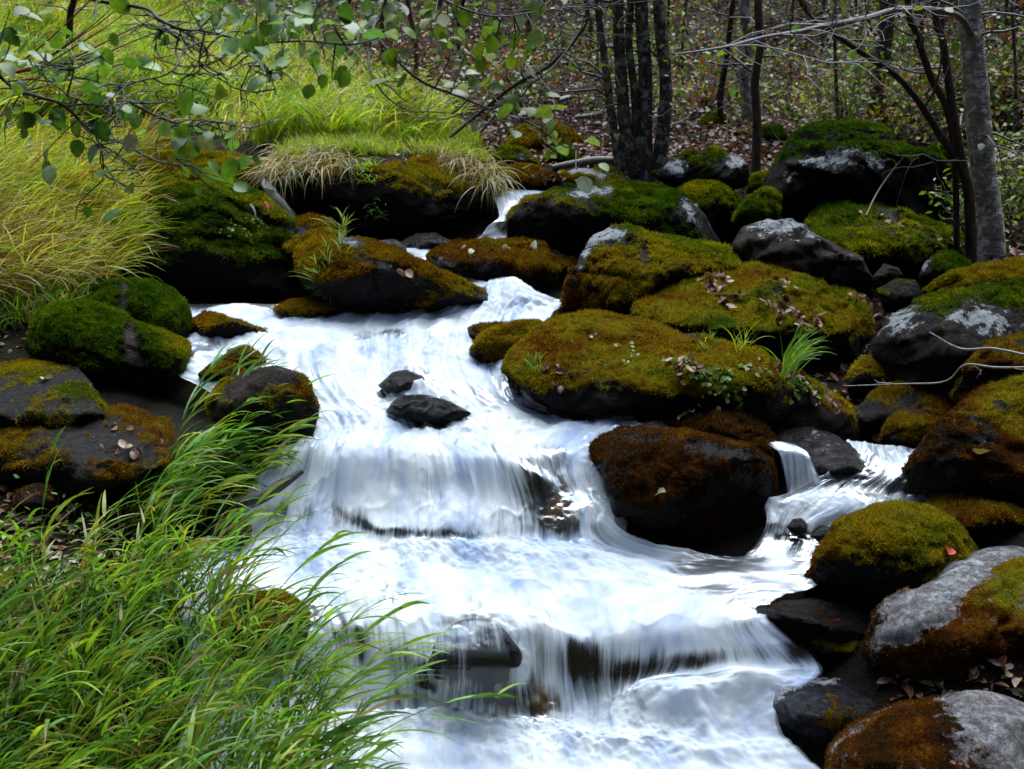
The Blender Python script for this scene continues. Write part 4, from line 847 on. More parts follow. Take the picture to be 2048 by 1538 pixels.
def reed_parts(root, az, hgt, lean, nb, blen, bwid, pal, stem, leaf, rust=.05):
    h = np.array([cos(az), sin(az), 0]); p = np.array(root, float); pts = [p]
    k = 9
    for i in range(k):
        a = lean * (.5 + .9 * (i / k)); p = p + hgt / k * (h * sin(a) + np.array([0, 0, cos(a)])); pts.append(p)
    pts = np.array(pts); c0 = np.array(pal[rng.integers(len(pal))]) * rng.uniform(.7, 1.2)
    tube(stem, pts, np.linspace(.0024, .0010, len(pts)), 4, col=c0 * .8)
    t = np.linspace(.18, .98, nb) * k; i = np.minimum(t.astype(int), k - 1); f = (t - i)[:, None]
    base = pts[i] * (1 - f) + pts[i + 1] * f
    cc = np.clip(c0 * rng.normal(1, .16, (nb, 1)), .004, 1) * rng.normal(1, .05, (nb, 3))
    tip = cc.copy(); r_ = rng.random(nb) < rust * 3; tip[r_] = RUST[1]
    dead = rng.random(nb) < rust; cc[dead] = STRAW[1]; tip[dead] = RUST[0]
    azb = az + rng.normal(0, .28, nb) + np.where(np.arange(nb) % 2, .38, -.38)
    V, Fc, C = blades(base, azb, blen * rng.uniform(.6, 1.15, nb) * (1 - .35 * np.abs(np.linspace(-.6, 1, nb))), bwid * rng.uniform(.7, 1.2, nb),
                      lean * .9 + rng.uniform(.1, .5, nb), rng.uniform(.5, 1.25, nb), cc, 6, tipcol=tip)
    leaf.add(V, Fc, C)

def put(soup_stem, soup_leaf, *a, **k): reed_parts(*a, stem=soup_stem, leaf=soup_leaf, **k)

# foreground reed grass: the mass, and the stalks that stand out against the water one by one
mass = Soup()
FG = [(-140, 1215), (120, 1200), (260, 1120), (420, 1120), (470, 1220), (560, 1330), (640, 1460), (680, 1640), (620, 1900), (-200, 1900)]
def bank(q):                                     # tussock tops: the ground, or the hummocks that stick out of the water
    z = np.interp(q[:, 1], [1050, 1300, 1600, 1900], [.45, .28, .10, .04]); g0 = ground_hit(q[:, 0], q[:, 1])
    hi = PZ(q[:, 0], q[:, 1], z); return np.where((g0[:, 2] < z)[:, None], hi, g0)
q = in_poly_pts(FG, 300); r0 = bank(q)
for p in r0: put(mass, mass, p, az_right(1, .75)[0], rng.uniform(.22, .42), rng.uniform(.35, .8), rng.integers(6, 10), rng.uniform(.2, .33), rng.uniform(.008, .016), GREEN, rust=.05)
q = in_poly_pts(FG, 2500); r0 = bank(q)
n = len(r0); col = mixcol(GREEN + STRAW[:2] + RUST, [4, 4, 3, 1.5, .7, .7, .6, .5], n)
mass.add(*blades(r0, az_right(n, 1.1), rng.uniform(.12, .36, n), rng.uniform(.007, .016, n), rng.uniform(.15, .8, n), rng.uniform(.6, 1.7, n), col, 6))
LB = [(265, 990), (345, 930), (440, 890), (500, 960), (480, 1060), (330, 1085), (240, 1080)]
q = in_poly_pts(LB, 48); r0 = ground_hit(q[:, 0], q[:, 1])
for p in r0: put(mass, mass, p, rng.normal(.15, .3), rng.uniform(.26, .46), rng.uniform(.5, .95), rng.integers(7, 11), rng.uniform(.22, .33), rng.uniform(.009, .016), GREEN, rust=.04)
q = in_poly_pts(LB, 260); r0 = ground_hit(q[:, 0], q[:, 1]); n = len(r0)
mass.add(*blades(r0, az_right(n, .6), rng.uniform(.18, .36, n), rng.uniform(.005, .010, n), rng.uniform(.2, .8, n), rng.uniform(.6, 1.5, n), mixcol(GREEN + STRAW[:2], [4, 4, 3, 1, .8, .8], n), 6))
tag(mass.build("reed_grass", M_GRASS), "dense green reed grass filling the near left bank", "grass", kind="stuff")

def stalk(px, py, az, h, lean, nb, label, group="reed stalks standing out against the water", bl=.28, bw=.014):
    root = bank(np.array([[px, py]]))[0]; e = empty("reed_stalk", root); tag(e, label, "reed", group)
    st, lf = Soup(), Soup(); reed_parts(root, az, h, lean, nb, bl, bw, GREEN[:3], st, lf, .03)
    st.build("stem", M_GRASS, e); lf.build("blades", M_GRASS, e)
L1 = "green reed stalk arching from the left bank over the white water"
for (x, y, h, le) in [(560, 1440, .58, .75), (600, 1500, .55, .85), (520, 1380, .60, .62), (480, 1330, .62, .70), (440, 1290, .55, .6), (640, 1560, .52, .9), (590, 1600, .60, .78), (520, 1480, .55, .55), (460, 1200, .5, .6), (400, 1180, .5, .7), (620, 1420, .5, .8), (560, 1540, .6, .95)]:
    stalk(x, y, rng.normal(.05, .18), h, le, 9, L1)
stalk(640, 1590, -.02, .72, 1.12, 8, "longest green reed stalk bending low across the lower fall")
L2 = "green reed stalk with streaming blades in front of the rounded boulder on the left"
for (x, y, h, le) in [(430, 900, .5, .75), (400, 930, .55, .7), (450, 960, .55, .85), (380, 960, .6, .8), (470, 1010, .5, .9), (350, 900, .5, .6), (420, 860, .42, .6)]:
    stalk(x, y, rng.normal(.35, .2), h, le, 10, L2, "reed stalks before the rounded left boulder")
stalk(80, 1110, .5, .42, .22, 4, "tall broad bladed reed standing upright by the left edge", "reed stalks before the rounded left boulder", .3, .02)


def fountains(s, poly, nc, nb, L, W, pals, az0=None, rad=.05):
    q = in_poly_pts(poly, nc); c_ = ground_hit(q[:, 0], q[:, 1])
    for p in c_:
        m_ = int(nb * rng.uniform(.5, 1.3)); k_ = rng.uniform(.65, 1.25); pal = pals[rng.integers(len(pals))]
        r_ = np.repeat(p[None], m_, 0) + rng.normal(0, rad, (m_, 3)) * [1, 1, 0]
        s.add(*blades(r_, rng.uniform(0, 6.3, m_) if az0 is None else rng.normal(az0, 1.0, m_), rng.uniform(.6, 1.1, m_) * L * k_, rng.uniform(.7, 1.2, m_) * W, rng.uniform(.05, .5, m_), rng.uniform(.9, 2.2, m_), mixcol(pal, [1] * len(pal), m_) * rng.uniform(.7, 1.3), 6))

# straw coloured tussock on the left bank
s = Soup()
TP = [(-260, 330), (200, 318), (280, 350), (300, 420), (270, 520), (215, 590), (-260, 660)]
q = in_poly_pts(TP, 7000); r0 = ground_hit(q[:, 0], q[:, 1]); n = len(r0)
low = sstep(430, 620, q[:, 1] + rng.normal(0, 60, n) - q[:, 0] * .35)
ca = mixcol(YELL + STRAW[:2], [3, 3, 2, 2, 1.0, .5], n); cb = mixcol(STRAW + RUST + YELL[:1], [3, 3, 2, 2, 1.5, 1, 1], n)
col = np.where(rng.random((n, 1)) < low[:, None], cb, ca)
s.add(*blades(r0, az_right(n, .55, -.35), rng.uniform(.28, .62, n), rng.uniform(.004, .012, n), rng.uniform(.2, .9, n), rng.uniform(.8, 1.7, n), col, 6))
fountains(s, TP, 40, 60, .6, .010, [YELL[:3], STRAW, YELL[:2] + STRAW[:2], STRAW[1:3] + RUST[1:]], -.35)
tag(s.build("straw_grass", M_GRASS), "long straw and yellow green grass drooping over the left bank", "grass", kind="stuff")
s = Soup()
q = in_poly_pts([(-60, 560), (120, 560), (200, 600), (160, 660), (60, 660), (-60, 700)], 700); r0 = ground_hit(q[:, 0], q[:, 1]); n = len(r0)
s.add(*blades(r0, rng.uniform(0, 6.3, n), rng.uniform(.14, .3, n), rng.uniform(.005, .009, n), rng.uniform(.1, .7, n), rng.uniform(.5, 1.5, n), mixcol(GREEN + STRAW, [3, 2, 3, 3, 1, 1, 1, 1], n), 5))
tag(s.build("bank_grass", M_GRASS), "green and straw grass in the gap above the green mossy boulders", "grass", kind="stuff")

# meadow behind, bright and fine
s = Soup()
MP = [(-480, 262), (-480, 110), (90, 30), (300, 10), (520, 80), (700, 150), (840, 230), (900, 285), (640, 292), (545, 300), (470, 290), (300, 235), (120, 248)]
q = in_poly_pts(MP, 20000); r0 = ground_hit(q[:, 0], q[:, 1]); n = len(r0)
cl = fbm(np.stack([r0[:, 0] * 2.4, r0[:, 1] * 1.6, 0 * r0[:, 0]], -1), 3, 77)
pal = mixcol(YELL + GREEN[2:] + STRAW[1:2], [3, 2.5, 3, 1.2, 1, 2, .5], n); pal *= 1.1 * (1 + .9 * cl)[:, None]
dry = (rng.random(n) < np.clip(.12 + cl * .5, 0, .6)); pal[dry] = mixcol(STRAW[:2] + YELL[3:], [1, 1, 2], dry.sum())
s.add(*blades(r0, rng.normal(-.4, .7, n) + 3 * cl, rng.uniform(.14, .46, n) * (1 + .9 * cl), rng.uniform(.006, .016, n), rng.uniform(.05, .8, n), rng.uniform(.8, 2.1, n), pal, 5))
fountains(s, MP, 185, 50, .5, .012, [YELL[:3], GREEN[1:], YELL[:2] + STRAW[:1], STRAW[:3], GREEN[:2] + YELL[2:3]])
tag(s.build("meadow_grass", M_GRASS), "bright yellow green grass covering the far left bank", "grass", kind="stuff")

def rock_pts(key, poly, n, nz=.2):
    R_ = ROCKS[key]; ok = R_["front"] & (R_["N"][:, 2] > nz) & inpoly(R_["px"], R_["py"], poly)
    i = np.where(ok)[0]
    if len(i) == 0: return np.zeros((0, 3)), np.zeros((0, 3))
    k = rng.choice(i, n); return R_["V"][k] + rng.normal(0, .006, (n, 3)) * [1, 1, 0], R_["N"][k]

s = Soup()
r0, _ = rock_pts("overhang", [(560, 270), (1000, 270), (1000, 330), (900, 312), (640, 312), (560, 345)], 3800, .3); n = len(r0)
w = np.clip(.9 - np.abs(proj(r0)[0] - 790) / 120, 0, 1); keep = rng.random(n) > w * .7 ; r0 = r0[keep]; n = len(r0)
s.add(*blades(r0, rng.uniform(0, 6.3, n), rng.uniform(.05, .16, n), rng.uniform(.003, .006, n), rng.uniform(.1, .9, n), rng.uniform(.3, 1.4, n), mixcol(YELL + GREEN[2:] + STRAW[:2], [3, 2, 3, 1, 2, 2, 1, .6], n), 4))
q = in_poly_pts([(580, 300), (620, 255), (880, 250), (960, 285), (960, 300)], 3600); r0 = ground_hit(q[:, 0], q[:, 1]); n = len(r0)
s.add(*blades(r0, rng.uniform(0, 6.3, n), rng.uniform(.08, .22, n), rng.uniform(.003, .007, n), rng.uniform(.1, .7, n), rng.uniform(.3, 1.4, n), mixcol(YELL + GREEN[2:], [3, 2, 3, 1, 2, 2], n), 4))
tag(s.build("boulder_top_grass", M_GRASS), "short bright grass on top of the wide black fronted boulder", "grass", kind="stuff")
s = Soup()
for poly, nn in (([(540, 300), (700, 300), (720, 345), (600, 350), (540, 370)], 560), ([(880, 300), (1010, 320), (1012, 400), (940, 350)], 520)):
    r0, _ = rock_pts("overhang", poly, nn, -.1); n = len(r0)
    s.add(*blades(r0 + [0, -.02, .01], rng.normal(-1.7, .5, n), rng.uniform(.16, .46, n), rng.uniform(.003, .007, n), rng.uniform(1.0, 1.6, n), rng.uniform(1.2, 1.7, n), mixcol(STRAW + YELL[:1] + RUST, [3, 3, 1, 3, 1.5, 1, .5], n) * .8, 6))
tag(s.build("hanging_straw", M_GRASS), "dry straw hanging over both ends of the black fronted boulder", "grass", kind="stuff")

def tuft(key, px, py, n, L, W, cols, label, az=None, lean=(.1, .7), droop=(.6, 1.6), rad=14):
    r0, _ = rock_pts(key, [(px - rad, py - rad), (px + rad, py - rad), (px + rad, py + rad), (px - rad, py + rad)], n, -1)
    if len(r0) == 0: r0 = np.repeat(ground_hit([px], [py]), n, 0)
    n = len(r0); s = Soup()
    s.add(*blades(r0, rng.uniform(0, 6.3, n) if az is None else rng.normal(az, .6, n), rng.uniform(.55, 1.1, n) * L, rng.uniform(.6, 1.1, n) * W, rng.uniform(*lean, n), rng.uniform(*droop, n), mixcol(cols, [1] * len(cols), n), 6))
    tag(s.build("grass_tuft", M_GRASS), label, "grass tuft")

tuft("longmossy", 1575, 745, 90, .26, .006, GREEN[:3], "dark green grass tuft on the right end of the long golden mossy boulder", -.3)
tuft("longmossy", 1480, 712, 22, .17, .007, YELL[:3], "small yellow grass tuft on the ridge of the long golden mossy boulder")
tuft("longmossy", 1415, 690, 24, .07, .005, GREEN, "tiny green grass tuft left of the yellow one on the golden mossy boulder")
tuft("longmossy", 1070, 735, 26, .08, .004, GREEN, "tiny grass tuft at the left foot of the long golden mossy boulder")
tuft("overhang", 735, 350, 70, .16, .006, GREEN[2:] + YELL[:1], "green grass tuft hanging down the middle of the black fronted boulder", -1.6, (.4, 1.2), (1.0, 2.0), 18)
tuft("overhang", 760, 420, 26, .14, .005, GREEN[1:3], "thin grass tuft low on the face of the black fronted boulder", -1.6, (.6, 1.3), (1.0, 1.8), 18)
for px, py, dy_, lab in ((660, 620, .32, "pale reed tuft hanging at the waterline before the slanting rock"), (700, 500, .16, "light green reed tuft on the crest of the slanting rock")):
    r0, _ = rock_pts("slanted", [(px - 22, py - 26), (px + 22, py - 26), (px + 22, py + 26), (px - 22, py + 26)], 7, -1)
    e = empty("reed_tuft", r0.mean(0) if len(r0) else P(px, py, 7.0)); tag(e, lab, "reed"); st, lf = Soup(), Soup()
    for k in range(7):
        b = (r0[k] if len(r0) else P(px + rng.normal(0, 10), py, 6.9)) + [0, -.03, 0]
        reed_parts(b, rng.uniform(-2.6, -.2), dy_ * rng.uniform(.6, 1.1), rng.uniform(.1, .6), 7, .17, .0065, [(.20, .27, .12), (.14, .22, .06)], st, lf, .03)
    st.build("stem", M_GRASS, e); lf.build("blades", M_GRASS, e)

def creeper(key, poly, n, label, size=.02):
    r0, nr = rock_pts(key, poly, n, -.5); cl = fbm(r0 * 9, 2, 8); k = cl > -.1; r0, nr = r0[k], nr[k]; n = len(r0)
    if n < 3: return
    nrm = nr + rng.normal(0, .4, (n, 3)); ax = np.cross(nrm, rng.normal(0, 1, (n, 3)))
    s = Soup(); s.add(*leaf_mesh(r0 + nr * .012, ax, nrm, rng.uniform(.6, 1.2, n) * size, mixcol([(.13, .24, .05), (.17, .27, .07), (.09, .18, .04)], [2, 1, 1], n), 4, 1.0))
    tag(s.build("creeping_plant", M_LEAF), label, "plant")
creeper("longmossy", [(1140, 690), (1230, 655), (1290, 690), (1260, 760), (1150, 740)], 120, "trailing plant with tiny round leaves on the golden hump of the long boulder")
creeper("longmossy", [(1330, 720), (1440, 720), (1600, 760), (1640, 800), (1520, 830), (1440, 815), (1340, 770)], 420, "mat of round leaved creeping plant on the shaded flank of the long boulder", .024)
creeper("leafslabbig", [(1405, 610), (1440, 615), (1500, 650), (1420, 660)], 60, "fresh green leaf patch at the front edge of the largest mossy slab")
creeper("leftbig", [(440, 440), (520, 440), (530, 480), (440, 480)], 40, "little green seedling on the face of the big green boulder")

# ------------------------------------------------------------------ trees
def trunk_px(pts, Y, w, top=None):
    """pixel centre line from the foot upward; continued above the picture"""
    pts = np.array(pts, float); Ys = np.broadcast_to(Y, len(pts)) if np.isscalar(Y) else np.array(Y)
    A = np.stack([P(x, y, yy) for (x, y), yy in zip(pts, Ys)])
    A[0, 2] = min(A[0, 2], ground_z(A[0:1, 0], A[0:1, 1])[0]) - .08
    if top:
        d = A[-1] - A[-2]; d /= np.linalg.norm(d); d = (d + [0, 0, .6]); d /= np.linalg.norm(d)
        A = np.concatenate([A, [A[-1] + d * top * .5 + [.05, 0, 0], A[-1] + d * top + [-.1, .1, 0]]])
    r = np.array(w, float) * .5 * np.mean(Ys) / F
    r = np.interp(np.linspace(0, 1, len(A)), np.linspace(0, 1, len(r)), r)
    if top: r[-1] = .01; r[-2] *= .75
    return A, r

def limbs(soup, path, rad, n, L, lo=.25, side=6, thin=.45, droop=.0, sub=3, col=(.10, .09, .085), up=.3):
    out = []
    for _ in range(n):
        i = int(rng.uniform(lo, .98) * (len(path) - 1)); a = rng.uniform(0, 2 * pi)
        d = np.array([cos(a), sin(a), rng.normal(up, .3)]); l = L * rng.uniform(.4, 1.1)
        b = wander(path[i], d, l, 6, .22, droop); r = max(.003, min(rad[i] * thin, .012) * rng.uniform(.6, 1))
        tube(soup, b, np.linspace(r, .0015, len(b)), 4, col=np.array(col) * rng.uniform(.6, 1.3)); out.append(b)
        for _ in range(sub):
            j = rng.integers(1, len(b) - 1); c = wander(b[j], (b[j + 1] - b[j]) / l * 4 + rng.normal(0, .6, 3), l * rng.uniform(.3, .6), 5, .25, droop)
            tube(soup, c, np.linspace(r * .5, .001, len(c)), 3, col=np.array(col) * rng.uniform(.6, 1.3)); out.append(c)
    return out

def leaves_on(soup, paths, n, size, cols, wts, aspect=.75, rows=4, spread=.03, serr=0, tipbias=False):
    pos, ax = [], []
    for _ in range(n):
        b = paths[rng.integers(len(paths))]; i = rng.integers(1 if not tipbias else len(b) // 2, len(b) - 1)
        f = rng.random(); p = b[i] * (1 - f) + b[min(i + 1, len(b) - 1)] * f; d = b[i] - b[i - 1]
        pos.append(p + rng.normal(0, spread, 3)); ax.append(d / (np.linalg.norm(d) + 1e-9) * .5 + rng.normal(0, .6, 3) + [0, 0, -.35])
    pos, ax = np.array(pos), np.array(ax); nrm = np.array([0, 0, 1.]) + rng.normal(0, .55, (n, 3))
    soup.add(*leaf_mesh(pos, ax, nrm, rng.uniform(.6, 1.15, n) * size, mixcol(cols, wts, n), rows, aspect, serr=serr))

OLIVE = [(.11, .19, .012), (.18, .21, .014), (.06, .125, .012), (.26, .19, .018)]
AUT = [(.20, .045, .012), (.28, .085, .016), (.11, .032, .012), (.22, .13, .018)]
def tree(name, label, stems, mat, Y, limb=(10, .9), leaves=0, group=None, top=2.2, sides=14, leafsize=.055, leafcols=OLIVE, limbcol=(.07, .062, .056), cat="tree", lo=.2):
    A0, _ = trunk_px(stems[0][0], Y, stems[0][1]); e = empty(name, A0[0]); tag(e, label, cat, group)
    br = Soup(); paths = []
    for pts, w in stems:
        A, r = trunk_px(pts, Y, w, top); s = Soup()
        pp, rr = tube(s, A, r, sides, 60 if sides > 8 else 24, .10, int(abs(A[0, 0]) * 1000) % 91)
        s.build("trunk", mat, e); paths += limbs(br, pp, rr, limb[0], limb[1], lo, col=limbcol)
    br.build("branches", M_TWIG, e)
    if leaves:
        lf = Soup(); leaves_on(lf, paths, leaves, leafsize, leafcols, [3, 2, 2, 1]); lf.build("leaves", M_LEAF, e)
    return e

# the grey tree at the right with its long arching limb
RT, RTR = trunk_px([(1990, 530), (1980, 430), (1966, 330), (1953, 200), (1945, 90), (1940, 0)], 7.25, [58, 47, 50, 43, 41, 40], 2.6)
e = empty("alder_tree", RT[0]); tag(e, "grey banded tree at the right with a long limb arching left over the boulders", "tree")
s = Soup(); pp, rr = tube(s, RT, RTR, 20, 90, .09, 4); s.build("trunk", M_BARK_G, e)
s = Soup(); arch = np.stack([P(x, y, 7.25 - .25 * k) for k, (x, y) in enumerate([(1945, 75), (1925, 40), (1895, 24), (1845, 18), (1790, 20), (1740, 34), (1700, 43), (1650, 51), (1600, 63), (1530, 74), (1450, 94), (1348, 109)])])
ap, ar = tube(s, arch, np.array([17, 14, 13, 12, 11, 10.5, 10, 8.5, 7, 5.5, 4, 2]) * .5 * 6.2 / F, 9, 60, .08, 5, col=(.15, .15, .15))
s.build("limb", M_TWIG, e)
s = Soup(); br = limbs(s, ap, ar * .9, 22, .55, .25, col=(.16, .16, .165), up=-.1); br += limbs(s, pp, rr, 12, .8, .3, col=(.12, .12, .12)); s.build("branches", M_TWIG, e)
s = Soup(); leaves_on(s, br, 40, .05, OLIVE, [3, 2, 2, 1]); s.build("leaves", M_LEAF, e)

tree("dark_leaning_tree", "dark thin forked tree leaning left beside the grey banded trunk", [
    ([(1948, 520), (1940, 430), (1930, 350), (1880, 270), (1835, 200), (1790, 150), (1730, 110), (1660, 60), (1600, 0)], [26, 22, 17, 13, 12, 11, 10, 8, 7]),
    ([(1950, 520), (1938, 400), (1915, 280), (1900, 180), (1885, 80), (1868, 0)], [22, 20, 17, 14, 12, 11]),
    ([(1935, 380), (1905, 270), (1860, 150), (1830, 60), (1815, 0)], [12, 14, 13, 12, 11])], M_BARK_D, 7.45, (9, .7), 30)
tree("alder_clump", "cluster of five mottled trunks growing from one foot behind the pale flat rock", [
    ([(1262, 352), (1250, 250), (1242, 150), (1236, 0)], [30, 24, 22, 20]), ([(1288, 352), (1290, 250), (1290, 130), (1283, 0)], [34, 28, 26, 24]),
    ([(1312, 352), (1326, 260), (1332, 160), (1318, 0)], [32, 26, 24, 22]), ([(1244, 350), (1222, 220), (1208, 110), (1196, 0)], [18, 15, 14, 13]),
    ([(1274, 350), (1270, 200), (1258, 90), (1262, 0)], [18, 15, 14, 12])], M_BARK_M, 9.35, (9, .9), 60)
tree("brown_tree", "thin dark brown tree standing in leaf litter behind the lichen patched boulder", [([(1512, 345), (1514, 250), (1510, 160), (1522, 80), (1516, 0)], [20, 17, 16, 15, 14])], M_BARK_B, 9.5, (8, .7), 20)
tree("pale_birch", "pale grey trunk just behind the thin dark brown tree", [([(1500, 240), (1490, 150), (1494, 60), (1490, 0)], [26, 24, 23, 22])], M_BARK_G, 11.3, (6, .8), 20)
tree("ridged_tree", "brown ridged trunk on the slope behind the huge boulder", [([(1750, 262), (1760, 150), (1772, 60), (1775, 0)], [38, 32, 29, 27])], M_BARK_B, 11.6, (8, .9), 40)
tree("black_tree", "black slender crooked tree left of the pale grey trunk", [([(1447, 250), (1440, 200), (1452, 120), (1462, 40), (1466, 0)], [14, 12, 10, 9, 8])], M_BARK_D, 11.2, (8, .7), 20)
tree("meadow_tree", "thin dark trunk standing alone in the left meadow", [([(132, 92), (140, 40), (150, -20)], [14, 12, 11])], M_BARK_D, 12.4, (7, .8), 20)
SAP = [s_ for i_, s_ in enumerate([(690, 110, 700), (745, 130, 735), (780, 190, 770), (865, 150, 872), (880, 60, 884), (940, 160, 930), (1010, 130, 1022), (1070, 170, 1060), (1120, 140, 1128), (1180, 150, 1170), (1370, 190, 1376), (1400, 150, 1392), (1580, 180, 1588), (1620, 230, 1612), (1680, 250, 1672), (1640, 120, 1650),
       (1800, 250, 1792), (1830, 200, 1842), (1990, 260, 2010), (2030, 300, 2024), (1700, 130, 1712), (1550, 110, 1546), (820, 210, 812), (640, 60, 650), (960, 60, 955), (1330, 120, 1340), (1470, 60, 1476), (2010, 120, 2016), (1150, 60, 1146), (1880, 190, 1886)]) if i_ % 5 in (0, 2, 4)]
for i, (x, y, x2) in enumerate(SAP):
    p = ground_hit([x], [y])[0]; w = rng.uniform(5, 12)
    tree("sapling", "slender bare sapling on the leaf strewn wooded slope", [([(x, y + 6), ((x + x2) / 2 + rng.normal(0, 8), y / 2), (x2, -20)], [w, w * .85, w * .7])], [M_BARK_D, M_BARK_B, M_BARK_M][i % 3], p[1], (7, .6), 14, "slender saplings on the wooded slope", top=1.5, sides=7)

# leaning dead branches and fallen sticks
def stick(name, label, pts, w, Ys, col, cat="branch", nl=5, L=.3, grp=None):
    A = np.stack([P(x, y, Y) for (x, y), Y in zip(pts, Ys)]); s = Soup()
    pp, rr = tube(s, A, np.array(w) * .5 * np.mean(Ys) / F, 8, 30, .14, 3, col=col)
    if nl: limbs(s, pp, rr, nl, L, .2, col=col, sub=2)
    return tag(s.build(name, M_TWIG), label, cat, grp)
stick("dead_branch", "dark dead branch leaning diagonally left of the tree clump", [(900, 275), (960, 225), (1030, 170), (1100, 130), (1165, 60), (1178, 15)], [6, 7, 8, 7, 5, 4], [9.4, 9.4, 9.3, 9.2, 9.1, 9.0], (.045, .035, .03), nl=14, L=.5)
stick("dead_branch", "grey dead stick leaning before the yellow mossy hump", [(960, 265), (1000, 220), (1030, 190)], [6, 7, 5], [9.6, 9.6, 9.6], (.17, .17, .17), nl=5)
stick("fallen_log", "grey fallen log lying level at the foot of the tree clump", [(1105, 335), (1180, 322), (1250, 318)], [12, 15, 12], [9.5, 9.5, 9.6], (.16, .15, .13), "log", 0)
stick("fallen_branch", "pale curved fallen branch on the litter left of the pale grey trunk", [(1150, 235), (1200, 228), (1225, 215)], [9, 9, 7], [11.3, 11.3, 11.3], (.24, .22, .20), nl=3)
stick("fallen_stick", "brown stick propped across the face of the huge boulder", [(1732, 432), (1755, 385), (1790, 335), (1812, 310)], [5, 4, 3, 1.5], [7.7, 7.9, 8.0, 8.0], (.06, .042, .03), nl=0)
stick("bare_twig", "bare forked grey twig reaching in above the rust red boulder", [(1858, 664), (1920, 697), (1985, 697), (2060, 712)], [3, 4.5, 5, 6], [5.5, 5.45, 5.4, 5.3], (.27, .27, .28), nl=0)
stick("bare_twig", "lowest bare grey twig lying across the dark gap on the right", [(1690, 772), (1800, 768), (1890, 763), (1930, 730), (1990, 735), (2060, 735)], [2, 3, 4, 4.5, 5, 6], [5.55, 5.5, 5.45, 5.4, 5.35, 5.3], (.25, .23, .21), nl=3, L=.15)
stick("sunken_log", "wet broken log slanting in the white water at the left of the middle cascade", [(470, 1012), (520, 995), (565, 968), (605, 942)], [26, 30, 24, 12], [5.1, 5.12, 5.17, 5.22], (.05, .045, .045), "log", 1, .1)
stick("white_twig", "short white twig on the big green boulder beside the red leaf", [(500, 408), (508, 420), (512, 434)], [4, 4, 2], [7.25, 7.25, 7.25], (.5, .5, .5), nl=0)

# shrubs of the wooded slope
def shrub(px, py, h, nl, cols, wts, label, group, size=.045, ns=6):
    p = ground_hit([px], [py])[0]; e = empty("shrub", p); tag(e, label, "shrub", group); s, lf = Soup(), Soup(); paths = []
    for _ in range(ns):
        a = rng.uniform(0, 6.3); b = wander(p, [cos(a) * .6, sin(a) * .6, 1], h * rng.uniform(.6, 1.1), 7, .2, .03)
        tube(s, b, np.linspace(.006, .0015, len(b)), 4, col=np.array([.06, .045, .038]) * rng.uniform(.6, 1.6)); paths.append(b)
        for _ in range(4):
            j = rng.integers(2, len(b) - 1); c = wander(b[j], [rng.normal(), rng.normal(), .3], h * .35, 4, .25, .05)
            tube(s, c, np.linspace(.003, .001, len(c)), 3, col=(.06, .045, .038)); paths.append(c)
    s.build("stems", M_TWIG, e)
    leaves_on(lf, paths, nl, size, cols, wts, .6, 3, .05); lf.build("leaves", M_LEAF, e)
G1 = "shrubs on the wooded slope"
Lg, Lr, Ly = "yellow green leafy shrub on the wooded slope", "rust red shrub on the wooded slope", "bright yellow green bush behind the right tree"
for _ in range(46):
    x, y = rng.uniform(960, 1900), rng.uniform(30, 255)
    if rng.random() < .62: shrub(x, y, rng.uniform(.4, .8), rng.integers(90, 200), OLIVE, [3, 2, 3, 1], Lg, G1, .06)
    else: shrub(x, y, rng.uniform(.4, .8), rng.integers(80, 170), AUT, [3, 2, 2, 1], Lr, "rust red shrubs on the wooded slope")
for _ in range(9):
    shrub(rng.uniform(740, 980), rng.uniform(110, 250), rng.uniform(.4, .7), rng.integers(60, 110), AUT, [3, 1, 3, .4], "dark red shrub at the edge of the left meadow", "dark red shrubs beside the meadow")
for _ in range(12):
    shrub(rng.uniform(400, 800), rng.uniform(20, 110), rng.uniform(.45, .9), rng.integers(120, 220), [(.10, .20, .03), (.15, .25, .03), (.07, .15, .03), (.2, .25, .03)], [3, 2, 2, 1], "fresh green leafy bush at the top of the left meadow", "green bushes above the meadow", .06)
for x, y, k_ in ((60, 230, 0), (230, 200, 1), (420, 160, 0), (560, 190, 1), (690, 240, 0), (150, 130, 1), (330, 250, 1), (620, 130, 0), (790, 260, 1), (30, 130, 0), (480, 240, 1)):
    shrub(x, y, rng.uniform(.3, .5), 110, [(.10, .20, .03), (.15, .26, .03), (.07, .15, .03), (.2, .25, .03)] if k_ else STRAW[1:3] + RUST, [3, 2, 2, 1], "broad leaved green weed standing in the meadow grass" if k_ else "withered brown weed standing in the meadow grass", "green weeds in the meadow" if k_ else "brown weeds in the meadow", .06, 5)
for x, y in ((2010, 400), (2045, 360), (1990, 440), (2050, 470), (2030, 310), (2000, 500), (2060, 420)):
    shrub(x, y, rng.uniform(.45, .7), 170, OLIVE, [4, 3, 2, 1], Ly, "bright bushes behind the right tree", .05)
for x, y in ((1640, 250), (1680, 235), (1820, 285), (1870, 300), (1590, 240), (1720, 210), (1690, 215)):
    shrub(x, y, rng.uniform(.35, .55), 140, [(.30, .33, .03), (.22, .28, .025), (.42, .36, .03), (.16, .22, .02)], [3, 3, 1, 2], "low bright yellow leaved bush around the top of the huge boulder", "yellow leaved bushes by the huge boulder", .042)
shrub(1930, 470, .35, 60, [(.16, .30, .04), (.2, .33, .05), (.12, .24, .03), (.2, .3, .03)], [1, 1, 1, 1], "small light green sapling before the dark leaning tree foot", None, .06)
for x, y in ((40, 1060), (110, 1030), (180, 1075), (20, 1120), (90, 1100)):
    shrub(x, y, .09, 26, GREEN, [2, 1, 2, 1], "small green seedling among the leaf litter above the foreground grass", "seedlings on the left bank", .035, 4)
